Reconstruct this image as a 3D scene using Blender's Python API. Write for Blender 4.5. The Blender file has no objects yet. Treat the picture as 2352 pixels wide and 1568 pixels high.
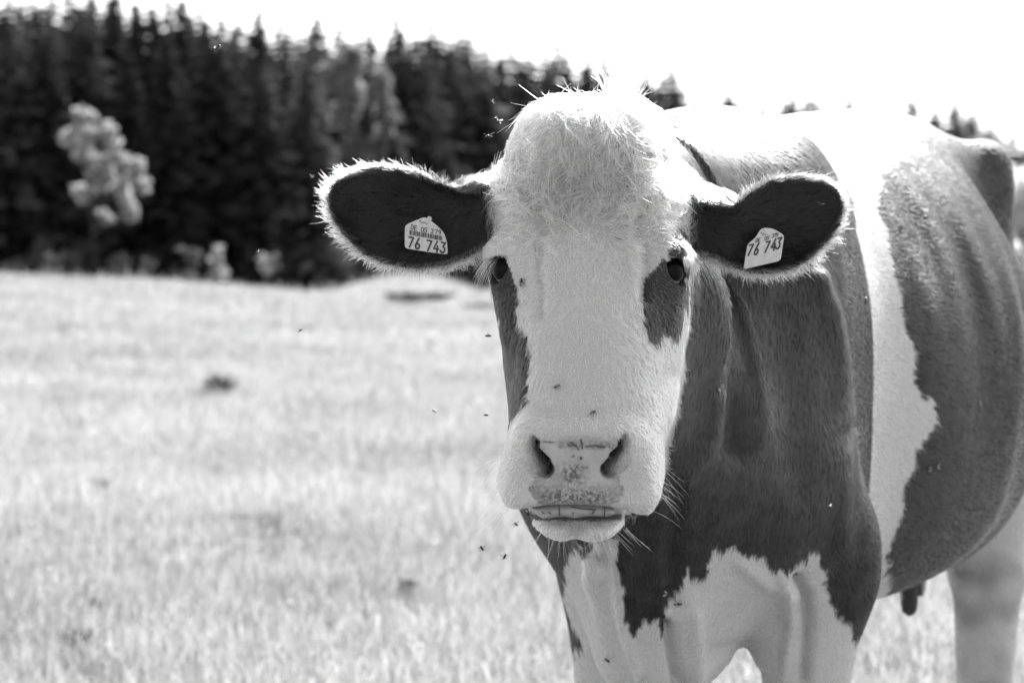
import bpy, math
import numpy as np

# ---------------------------------------------------------------- camera, sky, sun, exposure
F = 5553.0            # focal length in photograph units (2352 wide)
CX, HV, CAMH = 1176.0, 600.0, 1.22
sc = bpy.context.scene
COL = sc.collection
cam = bpy.data.cameras.new("camera")
camo = bpy.data.objects.new("camera", cam)
COL.objects.link(camo)
camo.location = (0, 0, CAMH)
camo.rotation_euler = (math.radians(90), 0, 0)
cam.sensor_width = 36.0
cam.lens = 85.0
cam.shift_y = -(784.0 - HV) / 2352.0
cam.clip_end = 3000
cam.clip_start = 0.05
cam.dof.use_dof = True
cam.dof.focus_distance = 2.90
cam.dof.aperture_fstop = 6.3
sc.camera = camo

SUN_EL, SUN_AZ = math.radians(48), math.radians(24)      # azimuth: to the right of the view direction
world = bpy.data.worlds.new("World")
sc.world = world
world.use_nodes = True
wn = world.node_tree
for n in list(wn.nodes):
    wn.nodes.remove(n)
sky = wn.nodes.new("ShaderNodeTexSky")
sky.sky_type = 'NISHITA'
sky.sun_disc = False
sky.sun_elevation = SUN_EL
sky.sun_rotation = SUN_AZ
sky.dust_density = 2.0
bw = wn.nodes.new("ShaderNodeRGBToBW")                   # the photograph is black and white
bg = wn.nodes.new("ShaderNodeBackground")
bg.inputs[1].default_value = 0.13
wo = wn.nodes.new("ShaderNodeOutputWorld")
wn.links.new(sky.outputs[0], bw.inputs[0])
wn.links.new(bw.outputs[0], bg.inputs[0])
wn.links.new(bg.outputs[0], wo.inputs[0])

sun = bpy.data.lights.new("sun", 'SUN')
sun.energy = 5.0
sun.angle = math.radians(0.5)
sun.color = (1, 1, 1)
suno = bpy.data.objects.new("sun", sun)
COL.objects.link(suno)
SUN_DIR = np.array([math.cos(SUN_EL) * math.sin(SUN_AZ), math.cos(SUN_EL) * math.cos(SUN_AZ), math.sin(SUN_EL)])
suno.rotation_euler = (math.radians(90) - SUN_EL, 0, math.pi - SUN_AZ)
suno.location = (3, 8, 12)

sc.view_settings.view_transform = 'Standard'
sc.view_settings.look = 'None'
sc.view_settings.gamma = 1.0
sc.view_settings.use_curve_mapping = False
sc.view_settings.exposure = 1.44
sc.render.engine = 'CYCLES'
sc.cycles.use_denoising = True
sc.cycles.max_bounces = 10
sc.cycles.transmission_bounces = 8
sc.cycles.sample_clamp_indirect = 6.0
sc.cycles_curves.shape = 'RIBBONS'
sc.cycles_curves.subdivisions = 2

FUR = True
DENS = 1.0
rng = np.random.default_rng(7)


# ---------------------------------------------------------------- helpers
def W(u, v, d):
    return np.array([(u - CX) / F * d, d, CAMH - (v - HV) / F * d])


def proj(P):
    return CX + F * P[:, 0] / P[:, 1], HV - F * (P[:, 2] - CAMH) / P[:, 1]


def tag(o, label=None, cat=None, group=None, kind=None):
    if label: o["label"] = label
    if cat: o["category"] = cat
    if group: o["group"] = group
    if kind: o["kind"] = kind
    return o


def link(name, data, mat=None, parent=None):
    o = bpy.data.objects.new(name, data)
    COL.objects.link(o)
    if mat is not None and len(data.materials) == 0:
        data.materials.append(mat)
    if parent is not None:
        o.parent = parent
    return o


def empty(name, loc=(0, 0, 0), rz=0):
    o = bpy.data.objects.new(name, None)
    COL.objects.link(o)
    o.location = loc
    o.rotation_euler = (0, 0, rz)
    o.empty_display_size = 0.1
    return o


def mesh_np(name, V, faces_flat, loop_tot, smooth=True):
    """fast mesh from arrays: V (n,3), flat loop vertex indices, loops per face (int or array)"""
    me = bpy.data.meshes.new(name)
    V = np.asarray(V, np.float32)
    faces_flat = np.asarray(faces_flat, np.int32).ravel()
    if np.isscalar(loop_tot):
        nf = len(faces_flat) // loop_tot
        lt = np.full(nf, loop_tot, np.int32)
    else:
        lt = np.asarray(loop_tot, np.int32)
        nf = len(lt)
    ls = np.concatenate([[0], np.cumsum(lt)[:-1]]).astype(np.int32)
    me.vertices.add(len(V))
    me.vertices.foreach_set("co", V.ravel())
    me.loops.add(len(faces_flat))
    me.loops.foreach_set("vertex_index", faces_flat)
    me.polygons.add(nf)
    me.polygons.foreach_set("loop_start", ls)
    me.polygons.foreach_set("use_smooth", np.full(nf, smooth))
    me.update(calc_edges=True)
    me.validate()
    return me


def set_attr(me, name, vals, typ='FLOAT', domain='POINT'):
    a = me.attributes.new(name, typ, domain)
    a.data.foreach_set("value" if typ == 'FLOAT' else "vector", np.asarray(vals, np.float32).ravel())


# cheap smooth noise: sums of random plane waves, about -1..1
_nz = np.random.default_rng(11)
_NB = []
for _ in range(24):
    d = _nz.normal(size=(7, 3))
    _NB.append((d / np.linalg.norm(d, axis=1)[:, None] * _nz.uniform(0.7, 1.4, (7, 1)), _nz.uniform(0, 6.28, 7)))


def noise(P, scale, seed=0):
    D, ph = _NB[seed % len(_NB)]
    out = np.zeros(P.shape[0], np.float32)
    Q = P * (scale * 2 * math.pi)
    for i in range(7):
        out += np.sin(Q @ D[i] + ph[i])
    return out / 3.2


def in_poly(u, v, poly):
    p = np.asarray(poly, float)
    res = np.zeros(u.shape, bool)
    n = len(p)
    j = n - 1
    for i in range(n):
        xi, yi = p[i]
        xj, yj = p[j]
        if yi != yj:
            c = ((yi > v) != (yj > v)) & (u < (xj - xi) * (v - yi) / (yj - yi) + xi)
            res ^= c
        j = i
    return res


def sd_poly(u, v, poly):
    """signed distance to a polygon, negative inside (broadcasting)"""
    p = np.asarray(poly, np.float32)
    d = None
    n = len(p)
    for i in range(n):
        a = p[i]
        e = p[(i + 1) % n] - a
        wu, wv = u - a[0], v - a[1]
        t = np.clip((wu * e[0] + wv * e[1]) / (e @ e), 0, 1)
        q = (wu - e[0] * t) ** 2 + (wv - e[1] * t) ** 2
        d = q if d is None else np.minimum(d, q)
    ins = in_poly(u + 0 * v, v + 0 * u, poly)
    return np.where(ins, -np.sqrt(d), np.sqrt(d)).astype(np.float32)


# ---------------------------------------------------------------- materials
def node_mat(name):
    m = bpy.data.materials.new(name)
    m.use_nodes = True
    nt = m.node_tree
    for n in list(nt.nodes):
        nt.nodes.remove(n)
    return m, nt, nt.nodes.new("ShaderNodeOutputMaterial")


def simple_mat(name, val, rough=0.6, var=0.0, scale=40.0, spec=0.5, bump=0.0, bscale=200.0):
    m, nt, out = node_mat(name)
    b = nt.nodes.new("ShaderNodeBsdfPrincipled")
    b.inputs["Roughness"].default_value = rough
    b.inputs["Specular IOR Level"].default_value = spec
    b.inputs["Base Color"].default_value = (val, val, val, 1)
    if var:
        tc = nt.nodes.new("ShaderNodeTexCoord")
        nz = nt.nodes.new("ShaderNodeTexNoise")
        nz.inputs["Scale"].default_value = scale
        nz.inputs["Detail"].default_value = 5
        nt.links.new(tc.outputs["Object"], nz.inputs["Vector"])
        mr = nt.nodes.new("ShaderNodeMapRange")
        mr.inputs[1].default_value = 0.3
        mr.inputs[2].default_value = 0.7
        mr.inputs[3].default_value = max(0, val - var)
        mr.inputs[4].default_value = val + var
        nt.links.new(nz.outputs[0], mr.inputs[0])
        nt.links.new(mr.outputs[0], b.inputs["Base Color"])
    if bump:
        tc = nt.nodes.new("ShaderNodeTexCoord")
        nz = nt.nodes.new("ShaderNodeTexNoise")
        nz.inputs["Scale"].default_value = bscale
        bp = nt.nodes.new("ShaderNodeBump")
        bp.inputs["Strength"].default_value = bump
        bp.inputs["Distance"].default_value = 0.002
        nt.links.new(tc.outputs["Object"], nz.inputs["Vector"])
        nt.links.new(nz.outputs[0], bp.inputs["Height"])
        nt.links.new(bp.outputs[0], b.inputs["Normal"])
    nt.links.new(b.outputs[0], out.inputs[0])
    return m


def leaf_mat(name, val, trans, attr=None, mixf=0.45):
    """foliage: diffuse plus translucent, value from an attribute when given"""
    m, nt, out = node_mat(name)
    d = nt.nodes.new("ShaderNodeBsdfDiffuse")
    t = nt.nodes.new("ShaderNodeBsdfTranslucent")
    mx = nt.nodes.new("ShaderNodeMixShader")
    mx.inputs[0].default_value = mixf
    d.inputs[0].default_value = (val, val, val, 1)
    t.inputs[0].default_value = (trans, trans, trans, 1)
    if attr:
        a = nt.nodes.new("ShaderNodeAttribute")
        a.attribute_name = attr
        for s, v in ((d, val), (t, trans)):
            mm = nt.nodes.new("ShaderNodeMath")
            mm.operation = 'MULTIPLY'
            mm.inputs[1].default_value = v
            nt.links.new(a.outputs["Fac"], mm.inputs[0])
            nt.links.new(mm.outputs[0], s.inputs[0])
    nt.links.new(d.outputs[0], mx.inputs[1])
    nt.links.new(t.outputs[0], mx.inputs[2])
    nt.links.new(mx.outputs[0], out.inputs[0])
    return m


def skin_mat():
    """hide under the fur and bare muzzle skin: colour and wetness from vertex attributes"""
    m, nt, out = node_mat("cow_hide")
    b = nt.nodes.new("ShaderNodeBsdfPrincipled")
    a = nt.nodes.new("ShaderNodeAttribute"); a.attribute_name = "coat"
    w = nt.nodes.new("ShaderNodeAttribute"); w.attribute_name = "bare"
    tc = nt.nodes.new("ShaderNodeTexCoord")
    v1 = nt.nodes.new("ShaderNodeTexVoronoi"); v1.inputs["Scale"].default_value = 260
    bp = nt.nodes.new("ShaderNodeBump"); bp.inputs["Strength"].default_value = 0.6; bp.inputs["Distance"].default_value = 0.0025
    nt.links.new(tc.outputs["Object"], v1.inputs["Vector"])
    inv = nt.nodes.new("ShaderNodeMath"); inv.operation = 'SUBTRACT'; inv.inputs[0].default_value = 1.0
    nt.links.new(v1.outputs["Distance"], inv.inputs[1])
    nt.links.new(inv.outputs[0], bp.inputs["Height"])
    mr = nt.nodes.new("ShaderNodeMapRange")
    mr.inputs[3].default_value = 0.85; mr.inputs[4].default_value = 0.26
    nt.links.new(w.outputs["Fac"], mr.inputs[0])
    nt.links.new(mr.outputs[0], b.inputs["Roughness"])
    mo = nt.nodes.new("ShaderNodeAttribute"); mo.attribute_name = "mottle"
    nz = nt.nodes.new("ShaderNodeTexNoise"); nz.inputs["Scale"].default_value = 240; nz.inputs["Detail"].default_value = 3
    nt.links.new(tc.outputs["Object"], nz.inputs["Vector"])
    m3 = nt.nodes.new("ShaderNodeMapRange"); m3.inputs[1].default_value = 0.27; m3.inputs[2].default_value = 0.62
    nt.links.new(nz.outputs[0], m3.inputs[0])
    sm = nt.nodes.new("ShaderNodeMath"); sm.operation = 'MULTIPLY'
    nt.links.new(mo.outputs["Fac"], sm.inputs[0]); nt.links.new(m3.outputs[0], sm.inputs[1])
    m2 = nt.nodes.new("ShaderNodeMapRange"); m2.inputs[1].default_value = 0.05; m2.inputs[2].default_value = 0.85; m2.inputs[3].default_value = 1.0; m2.inputs[4].default_value = 0.25
    nt.links.new(sm.outputs[0], m2.inputs[0])
    mu = nt.nodes.new("ShaderNodeMath"); mu.operation = 'MULTIPLY'
    nt.links.new(a.outputs["Fac"], mu.inputs[0]); nt.links.new(m2.outputs[0], mu.inputs[1])
    nt.links.new(mu.outputs[0], b.inputs["Base Color"])
    nt.links.new(bp.outputs[0], b.inputs["Normal"])
    b.inputs["Specular IOR Level"].default_value = 0.4
    nt.links.new(b.outputs[0], out.inputs[0])
    return m


def hair_mat():
    m, nt, out = node_mat("cow_hair")
    h = nt.nodes.new("ShaderNodeBsdfHairPrincipled")
    h.parametrization = 'COLOR'
    h.inputs["Roughness"].default_value = 0.34
    h.inputs["Radial Roughness"].default_value = 0.55
    h.inputs["Random Roughness"].default_value = 0.15
    h.inputs["Coat"].default_value = 0.35
    h.inputs["IOR"].default_value = 1.42
    a = nt.nodes.new("ShaderNodeAttribute"); a.attribute_name = "coat"
    nt.links.new(a.outputs["Color"], h.inputs["Color"])
    g = nt.nodes.new("ShaderNodeBsdfHair"); g.component = 'Reflection'
    g.inputs["Color"].default_value = (1, 1, 1, 1); g.inputs["RoughnessU"].default_value = 0.30; g.inputs["RoughnessV"].default_value = 0.6
    g.inputs["Offset"].default_value = math.radians(3)
    mx = nt.nodes.new("ShaderNodeMixShader"); mx.inputs[0].default_value = 0.008
    nt.links.new(h.outputs[0], mx.inputs[1]); nt.links.new(g.outputs[0], mx.inputs[2])
    nt.links.new(mx.outputs[0], out.inputs[0])
    return m


M_SKIN = skin_mat()
M_HAIR = hair_mat()
M_EYE = simple_mat("eye_white", 0.30, 0.15)
M_IRIS = simple_mat("eye_iris", 0.005, 0.12, spec=0.09)
M_TONGUE = simple_mat("tongue_skin", 0.42, 0.45, var=0.06, scale=120)
M_TAG = simple_mat("tag_plastic", 0.55, 0.45, var=0.06, scale=160)
M_INK = simple_mat("tag_ink", 0.035, 0.5)
M_STRAW = simple_mat("straw", 0.10, 0.7, var=0.04, scale=300)
M_FLY = simple_mat("fly_body", 0.015, 0.35)
M_WING = leaf_mat("fly_wing", 0.5, 0.5)
M_HORN = simple_mat("hoof_horn", 0.08, 0.6, var=0.03)
M_DARK = simple_mat("mouth_dark", 0.02, 0.6)

# ---------------------------------------------------------------- cow: signed distance field on a warped grid
def axis(lo, a, b, hi, fine, coarse):
    """coordinates: fine between a and b, growing to coarse outside"""
    pts = list(np.arange(a, b + fine / 2, fine))
    st, x = fine, pts[-1]
    while x < hi:
        st = min(coarse, st * 1.12); x += st; pts.append(x)
    st, x = fine, pts[0]
    left = []
    while x > lo:
        st = min(coarse, st * 1.12); x -= st; left.append(x)
    return np.array(left[::-1] + pts, np.float32)


FINE = 0.0034
GX = axis(-0.42, -0.25, 0.42, 1.40, FINE, 0.010)
GY = axis(2.60, 2.71, 3.12, 5.75, FINE, 0.010)
GZ = axis(-0.05, 0.87, 1.45, 1.68, FINE, 0.010)
FLD = np.full((len(GX), len(GY), len(GZ)), 0.5, np.float32)


def block(lo, hi, pad):
    sl, gr = [], []
    for g, l, h, k in ((GX, lo[0], hi[0], 0), (GY, lo[1], hi[1], 1), (GZ, lo[2], hi[2], 2)):
        i0 = max(0, np.searchsorted(g, l - pad) - 1)
        i1 = min(len(g), np.searchsorted(g, h + pad) + 1)
        sl.append(slice(i0, i1))
        sh = [1, 1, 1]; sh[k] = i1 - i0
        gr.append(g[i0:i1].reshape(sh))
    return tuple(sl), gr


def smin(a, b, k):
    h = np.maximum(k - np.abs(a - b), 0) / k
    return np.minimum(a, b) - h * h * (k * 0.25)


def add(f, lo, hi, k=0.02):
    sl, (X, Y, Z) = block(lo, hi, k + 0.03)
    FLD[sl] = smin(FLD[sl], f(X, Y, Z).astype(np.float32), k)


def sub(f, lo, hi, k=0.01):
    sl, (X, Y, Z) = block(lo, hi, k + 0.02)
    FLD[sl] = -smin(-FLD[sl], f(X, Y, Z).astype(np.float32), k)


def ell(c, r):
    c = np.asarray(c, float); r = np.asarray(r, float)
    m = r.min()

    def f(X, Y, Z):
        q = np.sqrt(((X - c[0]) / r[0]) ** 2 + ((Y - c[1]) / r[1]) ** 2 + ((Z - c[2]) / r[2]) ** 2)
        return (q - 1) * m * (0.6 + 0.4 * 1)
    return f, c - r, c + r


def cone(a, b, ra, rb):
    a = np.asarray(a, float); b = np.asarray(b, float)
    e = b - a
    L2 = e @ e

    def f(X, Y, Z):
        wx, wy, wz = X - a[0], Y - a[1], Z - a[2]
        t = np.clip((wx * e[0] + wy * e[1] + wz * e[2]) / L2, 0, 1)
        return np.sqrt((wx - e[0] * t) ** 2 + (wy - e[1] * t) ** 2 + (wz - e[2] * t) ** 2) - (ra + (rb - ra) * t)
    r = max(ra, rb)
    return f, np.minimum(a, b) - r, np.maximum(a, b) + r


def A(prim, k=0.02): add(prim[0], prim[1], prim[2], k)
def S(prim, k=0.01): sub(prim[0], prim[1], prim[2], k)


# body frame: s back along the spine, t towards the cow's left, z up
SN, CS = 0.3665, 0.9304
OX, OY = 0.183, 3.408


def B(s, t, z): return np.array([OX + s * SN + t * CS, OY + s * CS - t * SN, z])
def to_st(X, Y): return (X - OX) * SN + (Y - OY) * CS, (X - OX) * CS - (Y - OY) * SN


def bell(s, t, z, rs, rt, rz):
    """ellipsoid in the body frame"""
    m = min(rs, rt, rz)

    def f(X, Y, Z):
        ss, tt = to_st(X, Y)
        return (np.sqrt(((ss - s) / rs) ** 2 + ((tt - t) / rt) ** 2 + ((Z - z) / rz) ** 2) - 1) * m
    c = B(s, t, z)
    e = np.array([rs * SN + rt * CS, rs * CS + rt * SN, rz])
    return f, c - e, c + e


def smooth_tab(x, xp, fp, w):
    """interpolated then box smoothed table"""
    xs = np.linspace(xp[0] - 4 * w, xp[-1] + 4 * w, 800)
    f = np.interp(xs, xp, fp)
    n = max(1, int(w / (xs[1] - xs[0])))
    ker = np.hanning(2 * n + 3); ker /= ker.sum()
    f = np.convolve(np.pad(f, n + 1, mode='edge'), ker, 'valid')
    return np.interp(x, xs, f)


# torso
TS = np.array([  # s, ztop, zbot, half width, taper
    [-0.06, 1.10, 0.86, 0.05, 0.0],
    [0.00, 1.20, 0.76, 0.13, 0.0],
    [0.08, 1.31, 0.68, 0.178, 0.0],
    [0.18, 1.38, 0.65, 0.205, 0.02],
    [0.32, 1.43, 0.64, 0.228, 0.10],
    [0.45, 1.452, 0.645, 0.262, 0.16],
    [0.60, 1.440, 0.64, 0.325, 0.17],
    [0.80, 1.455, 0.63, 0.385, 0.15],
    [1.00, 1.485, 0.63, 0.400, 0.10],
    [1.15, 1.505, 0.66, 0.365, 0.00],
    [1.30, 1.510, 0.71, 0.300, -0.06],
    [1.50, 1.495, 0.78, 0.225, 0.0],
    [1.68, 1.45, 0.87, 0.195, 0.0],
    [1.80, 1.38, 1.02, 0.15, 0.0],
    [1.84, 1.32, 1.14, 0.06, 0.0]])


def torso(X, Y, Z):
    s, t = to_st(X, Y)
    zt, zb, hw, tp = [smooth_tab(s.ravel(), TS[:, 0], TS[:, i], 0.05).reshape(s.shape) for i in (1, 2, 3, 4)]
    zc, hz = (zt + zb) / 2, (zt - zb) / 2
    zr = (Z - zc) / hz
    h = hw * (1 - tp * np.clip(zr, -1.2, 1.2)) * (1 - 0.22 * np.clip(-t / 0.05, 0, 1) * np.clip((0.50 - s) / 0.2, 0, 1))
    q = (np.abs(t / h) ** 2.25 + np.abs(zr) ** 2.25) ** (1 / 2.25)
    d = (q - 1) * np.minimum(hw, hz)
    over = np.maximum(TS[0, 0] - s, 0) + np.maximum(s - TS[-1, 0], 0)
    return np.where(over > 0, np.maximum(d, over), d)


A((torso, np.array([-0.25, 3.2, 0.5]), np.array([1.3, 5.4, 1.56])), 0.02)
for sg in (1, -1):
    w = 1.0 if sg > 0 else 0.74
    A(bell(0.25, sg * 0.165 * w, 1.06, 0.17, 0.075, 0.33), 0.07)         # shoulder blade mass
    A(bell(0.11, sg * 0.150 * w, 0.95, 0.12, 0.08, 0.15), 0.07)           # point of shoulder
    A(cone(B(0.12, sg * 0.165 * w, 0.92), B(0.30, sg * 0.180 * w, 0.76), 0.090, 0.085), 0.06)
    A(cone(B(0.27, sg * 0.178 * w, 0.80), B(0.25, sg * 0.165 * w, 0.44), 0.084, 0.052), 0.05)
    A(cone(B(0.25, sg * 0.165 * w, 0.42), B(0.26, sg * 0.165 * w, 0.20), 0.047, 0.038), 0.03)
    A(cone(B(0.26, sg * 0.165 * w, 0.20), B(0.24, sg * 0.165 * w, 0.08), 0.042, 0.05), 0.03)
    # hind leg
    A(bell(1.54, sg * 0.150, 1.02, 0.21, 0.10, 0.30), 0.06)
    A(cone(B(1.46, sg * 0.20, 0.92), B(1.60, sg * 0.19, 0.62), 0.125, 0.075), 0.06)
    A(cone(B(1.62, sg * 0.19, 0.58), B(1.56, sg * 0.19, 0.26), 0.068, 0.048), 0.04)
    A(cone(B(1.56, sg * 0.19, 0.22), B(1.53, sg * 0.19, 0.08), 0.045, 0.052), 0.03)
    A(bell(1.285, sg * 0.262, 1.375, 0.05, 0.035, 0.06), 0.08)      # hook bone
    A(bell(1.72, sg * 0.12, 1.36, 0.06, 0.05, 0.06), 0.06)           # pin bone
    S(bell(1.14, sg * 0.335, 1.32, 0.09, 0.07, 0.11), 0.08)        # hollow of the flank
    # hooves (two claws)
    for cl in (-1, 1):
        for s0 in (0.22, 1.51):
            tt = sg * (0.165 * w if s0 < 1 else 0.19) + cl * 0.026
            A(cone(B(s0 + 0.01, tt, 0.055), B(s0 - 0.045, tt, 0.028), 0.03, 0.024), 0.012)
# brisket, udder
A(bell(0.07, 0.0, 0.70, 0.13, 0.09, 0.12), 0.08)
A(bell(1.31, 0.075, 0.715, 0.19, 0.12, 0.105), 0.05)
A(bell(1.31, -0.075, 0.715, 0.19, 0.12, 0.105), 0.05)
for s_, t_, ln in ((1.27, 0.105, 0.046), (1.27, -0.02, 0.03), (1.42, 0.09, 0.03), (1.42, -0.07, 0.03)):
    A(cone(B(s_, t_, 0.62), B(s_ - 0.005, t_ + 0.003, 0.615 - ln), 0.019, 0.0165), 0.018)
# tail
tp_ = [B(1.78, 0, 1.42), B(1.88, 0, 1.33), B(1.90, 0.0, 1.1), B(1.89, 0.01, 0.8), B(1.88, 0.02, 0.6)]
tr_ = [0.045, 0.032, 0.025, 0.02, 0.026]
for i in range(4):
    A(cone(tp_[i], tp_[i + 1], tr_[i], tr_[i + 1]), 0.02)
# neck
A(cone((0.105, 3.10, 1.30), B(0.30, 0, 1.31), 0.085, 0.115), 0.10)
A(cone((0.10, 3.09, 1.17), B(0.15, 0, 1.10), 0.095, 0.20), 0.10)
A(cone((0.085, 3.07, 1.08), B(0.06, 0, 0.92), 0.075, 0.17), 0.10)
# dewlap: a thin hanging fold from throat to brisket
dw = [W(1390, 1090, 3.10), W(1336, 1215, 3.22), W(1362, 1330, 3.32), W(1420, 1430, 3.38), W(1485, 1530, 3.41)]
dr = [0.015, 0.008, 0.008, 0.010, 0.03]
for i in range(4):
    A(cone(dw[i], dw[i + 1], dr[i], dr[i + 1]), 0.035)
for (p0, p1, r0, r1) in ((W(1600, 700, 3.20), W(1650, 960, 3.33), 0.02, 0.02), (W(1650, 960, 3.33), W(1570, 1100, 3.36), 0.02, 0.03),
                         (W(1570, 1100, 3.36), W(1500, 1330, 3.38), 0.03, 0.045)):
    A(cone(p0, p1, r0, r1), 0.09)

# head: horizontal slices. v, uL, uR, d front, d back, taper, exponent
HT = np.array([
    [228, 1290, 1430, 2.985, 3.06, 0.0, 2.2],
    [238, 1240, 1480, 2.936, 3.08, 0.0, 2.4],
    [262, 1210, 1515, 2.913, 3.11, 0.0, 2.5],
    [310, 1183, 1541, 2.898, 3.15, 0.0, 2.6],
    [400, 1156, 1567, 2.885, 3.18, 0.0, 2.7],
    [470, 1145, 1580, 2.873, 3.19, 0.02, 2.8],
    [560, 1137, 1585, 2.858, 3.20, 0.05, 2.8],
    [620, 1134, 1586, 2.848, 3.20, 0.10, 2.8],
    [680, 1136, 1588, 2.836, 3.18, 0.16, 2.8],
    [750, 1150, 1580, 2.823, 3.16, 0.20, 2.8],
    [850, 1160, 1564, 2.803, 3.11, 0.22, 2.8],
    [950, 1172, 1549, 2.783, 3.05, 0.18, 2.8],
    [1030, 1180, 1522, 2.768, 3.01, 0.12, 2.8],
    [1090, 1178, 1506, 2.762, 2.99, 0.08, 2.8],
    [1150, 1168, 1502, 2.768, 2.98, 0.05, 2.8],
    [1195, 1172, 1500, 2.785, 2.97, 0.05, 2.6]])
dm = (HT[:, 3] + HT[:, 4]) / 2
hz_ = CAMH - (HT[:, 0] - HV) / F * dm
hx0, hx1 = (HT[:, 1] - CX) / F * dm, (HT[:, 2] - CX) / F * dm
o_ = np.argsort(hz_)
YAW = math.tan(math.radians(4.5))


def head(X, Y, Z):
    z = Z.ravel()
    T = lambda a, w=0.012: smooth_tab(z, hz_[o_], a[o_], w).reshape(Z.shape)
    x0, x1, df, db, tp, nn = T(hx0), T(hx1), T(HT[:, 3]), T(HT[:, 4]), T(HT[:, 5]), T(HT[:, 6])
    xc, hw = (x0 + x1) / 2, (x1 - x0) / 2
    yc, hy = (df + db) / 2, (db - df) / 2
    yr = (Y - yc) / hy
    xr = (X - xc - (Y - yc) * YAW) / (hw * (1 - tp * np.clip(-yr, 0, 1)))
    q = (np.abs(xr) ** nn + np.abs(yr) ** nn) ** (1 / nn)
    d = (q - 1) * np.minimum(hw, hy)
    # lip line: the upper lip ends here
    over = np.maximum(Z - hz_.max(), 0) + np.maximum(hz_.min() - Z, 0)
    return np.where(over > 0, np.maximum(d, over), d)


def lipz(X):
    u = X / 2.79 * F + CX
    v = np.interp(u, [1125, 1145, 1158, 1178, 1217, 1260, 1310, 1350, 1394, 1436, 1470, 1492, 1508, 1522, 1540], [1085, 1130, 1155, 1167, 1163, 1157, 1154, 1155, 1161, 1171, 1181, 1180, 1160, 1125, 1080])
    return CAMH - (v - HV) / F * 2.79


HB = (np.array([-0.06, 2.70, 0.86]), np.array([0.26, 3.25, 1.44]))
sl_, g_ = block(HB[0], HB[1], 0.03)
X_, Y_, Z_ = g_
H = head(X_, Y_, Z_)
# flared lip pads
for c, r in ((W(1192, 1128, 2.845), (0.018, 0.065, 0.026)), (W(1480, 1136, 2.85), (0.018, 0.065, 0.030)),
             (W(1201, 1095, 2.84), (0.018, 0.055, 0.045)), (W(1471, 1095, 2.84), (0.018, 0.055, 0.045))):
    H = smin(H, ell(c, r)[0](X_, Y_, Z_), 0.03)
# nose pad: the bridge widens into wings above the nostrils
for c, r in ((W(1326, 1000, 2.792), (0.052, 0.03, 0.016)), (W(1236, 1000, 2.80), (0.018, 0.03, 0.018)), (W(1424, 1003, 2.80), (0.018, 0.03, 0.018)),
             (W(1325, 1095, 2.785), (0.034, 0.03, 0.04)), (W(1325, 1140, 2.79), (0.055, 0.03, 0.014))):
    H = smin(H, ell(c, r)[0](X_, Y_, Z_), 0.02)
# nostrils: scoops that deepen from the wing towards the edge of the nose pad
YS = np.broadcast_to(Y_, H.shape)
first = np.argmax(H < 0, axis=1)
ysurf = Y_[0, :, 0][first]
anyin = (H < 0).any(axis=1)
un = (X_ / 2.765 * F + CX)[:, 0, :] + 0 * Z_[:, 0, :]
vn = (HV - (Z_ - CAMH) / 2.765 * F)[:, 0, :] + 0 * un
for vv, uin, uout, sg in (((996, 1006, 1016, 1031, 1047, 1060, 1076, 1086, 1094), (1229, 1234, 1236, 1241, 1254, 1265, 1271, 1270, 1258), (1222, 1214, 1208, 1204, 1204, 1206, 1213, 1222, 1240), 1),
                          ((994, 1004, 1016, 1030, 1044, 1056, 1070, 1084, 1094), (1430, 1425, 1423, 1417, 1404, 1392, 1380, 1377, 1392), (1440, 1448, 1453, 1456, 1456, 1454, 1448, 1436, 1414), -1)):
    a = np.interp(vn, vv, uout); b = np.interp(vn, vv, uin)
    t = (un - a) / np.where(np.abs(b - a) < 1, sg, b - a)
    dep = 0.048 * np.clip(t, 0, 1) ** 1.9 * (t < 1.0) * (vn > vv[0]) * (vn < vv[-1]) * anyin
    q = (ysurf + dep)[:, None, :] - Y_
    H = np.where((dep > 0.0005)[:, None, :] & (Y_ < 2.86), np.maximum(H, q), H)
# cut at the lip line (upper lip hangs over the lower jaw), only in front
lz = lipz(X_)
cut = np.maximum(lz - Z_, Y_ - 2.93)
H = -smin(-H, Z_ - lz + np.where(Y_ > 2.95, 1.0, 0.0), 0.012)
# lower lip and jaw
for c, r in ((W(1291, 1212, 2.845), (0.021, 0.050, 0.0125)), (W(1365, 1213, 2.845), (0.0215, 0.050, 0.0130)),
             (W(1328, 1192, 2.870), (0.048, 0.057, 0.0105)), (W(1330, 1185, 2.93), (0.046, 0.08, 0.020)), (W(1345, 1100, 3.02), (0.062, 0.16, 0.05)), (W(1360, 900, 3.10), (0.085, 0.10, 0.13))):
    H = smin(H, ell(c, r)[0](X_, Y_, Z_), 0.014)
sb = np.sqrt(((X_ - W(1324, 1215, 2.79)[0]) / 0.006) ** 2 + ((Z_ - W(1324, 1228, 2.79)[2]) / 0.014) ** 2 + ((Y_ - 2.79) / 0.03) ** 2)
H = -smin(-H, (sb - 1) * 0.006, 0.012)
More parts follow.
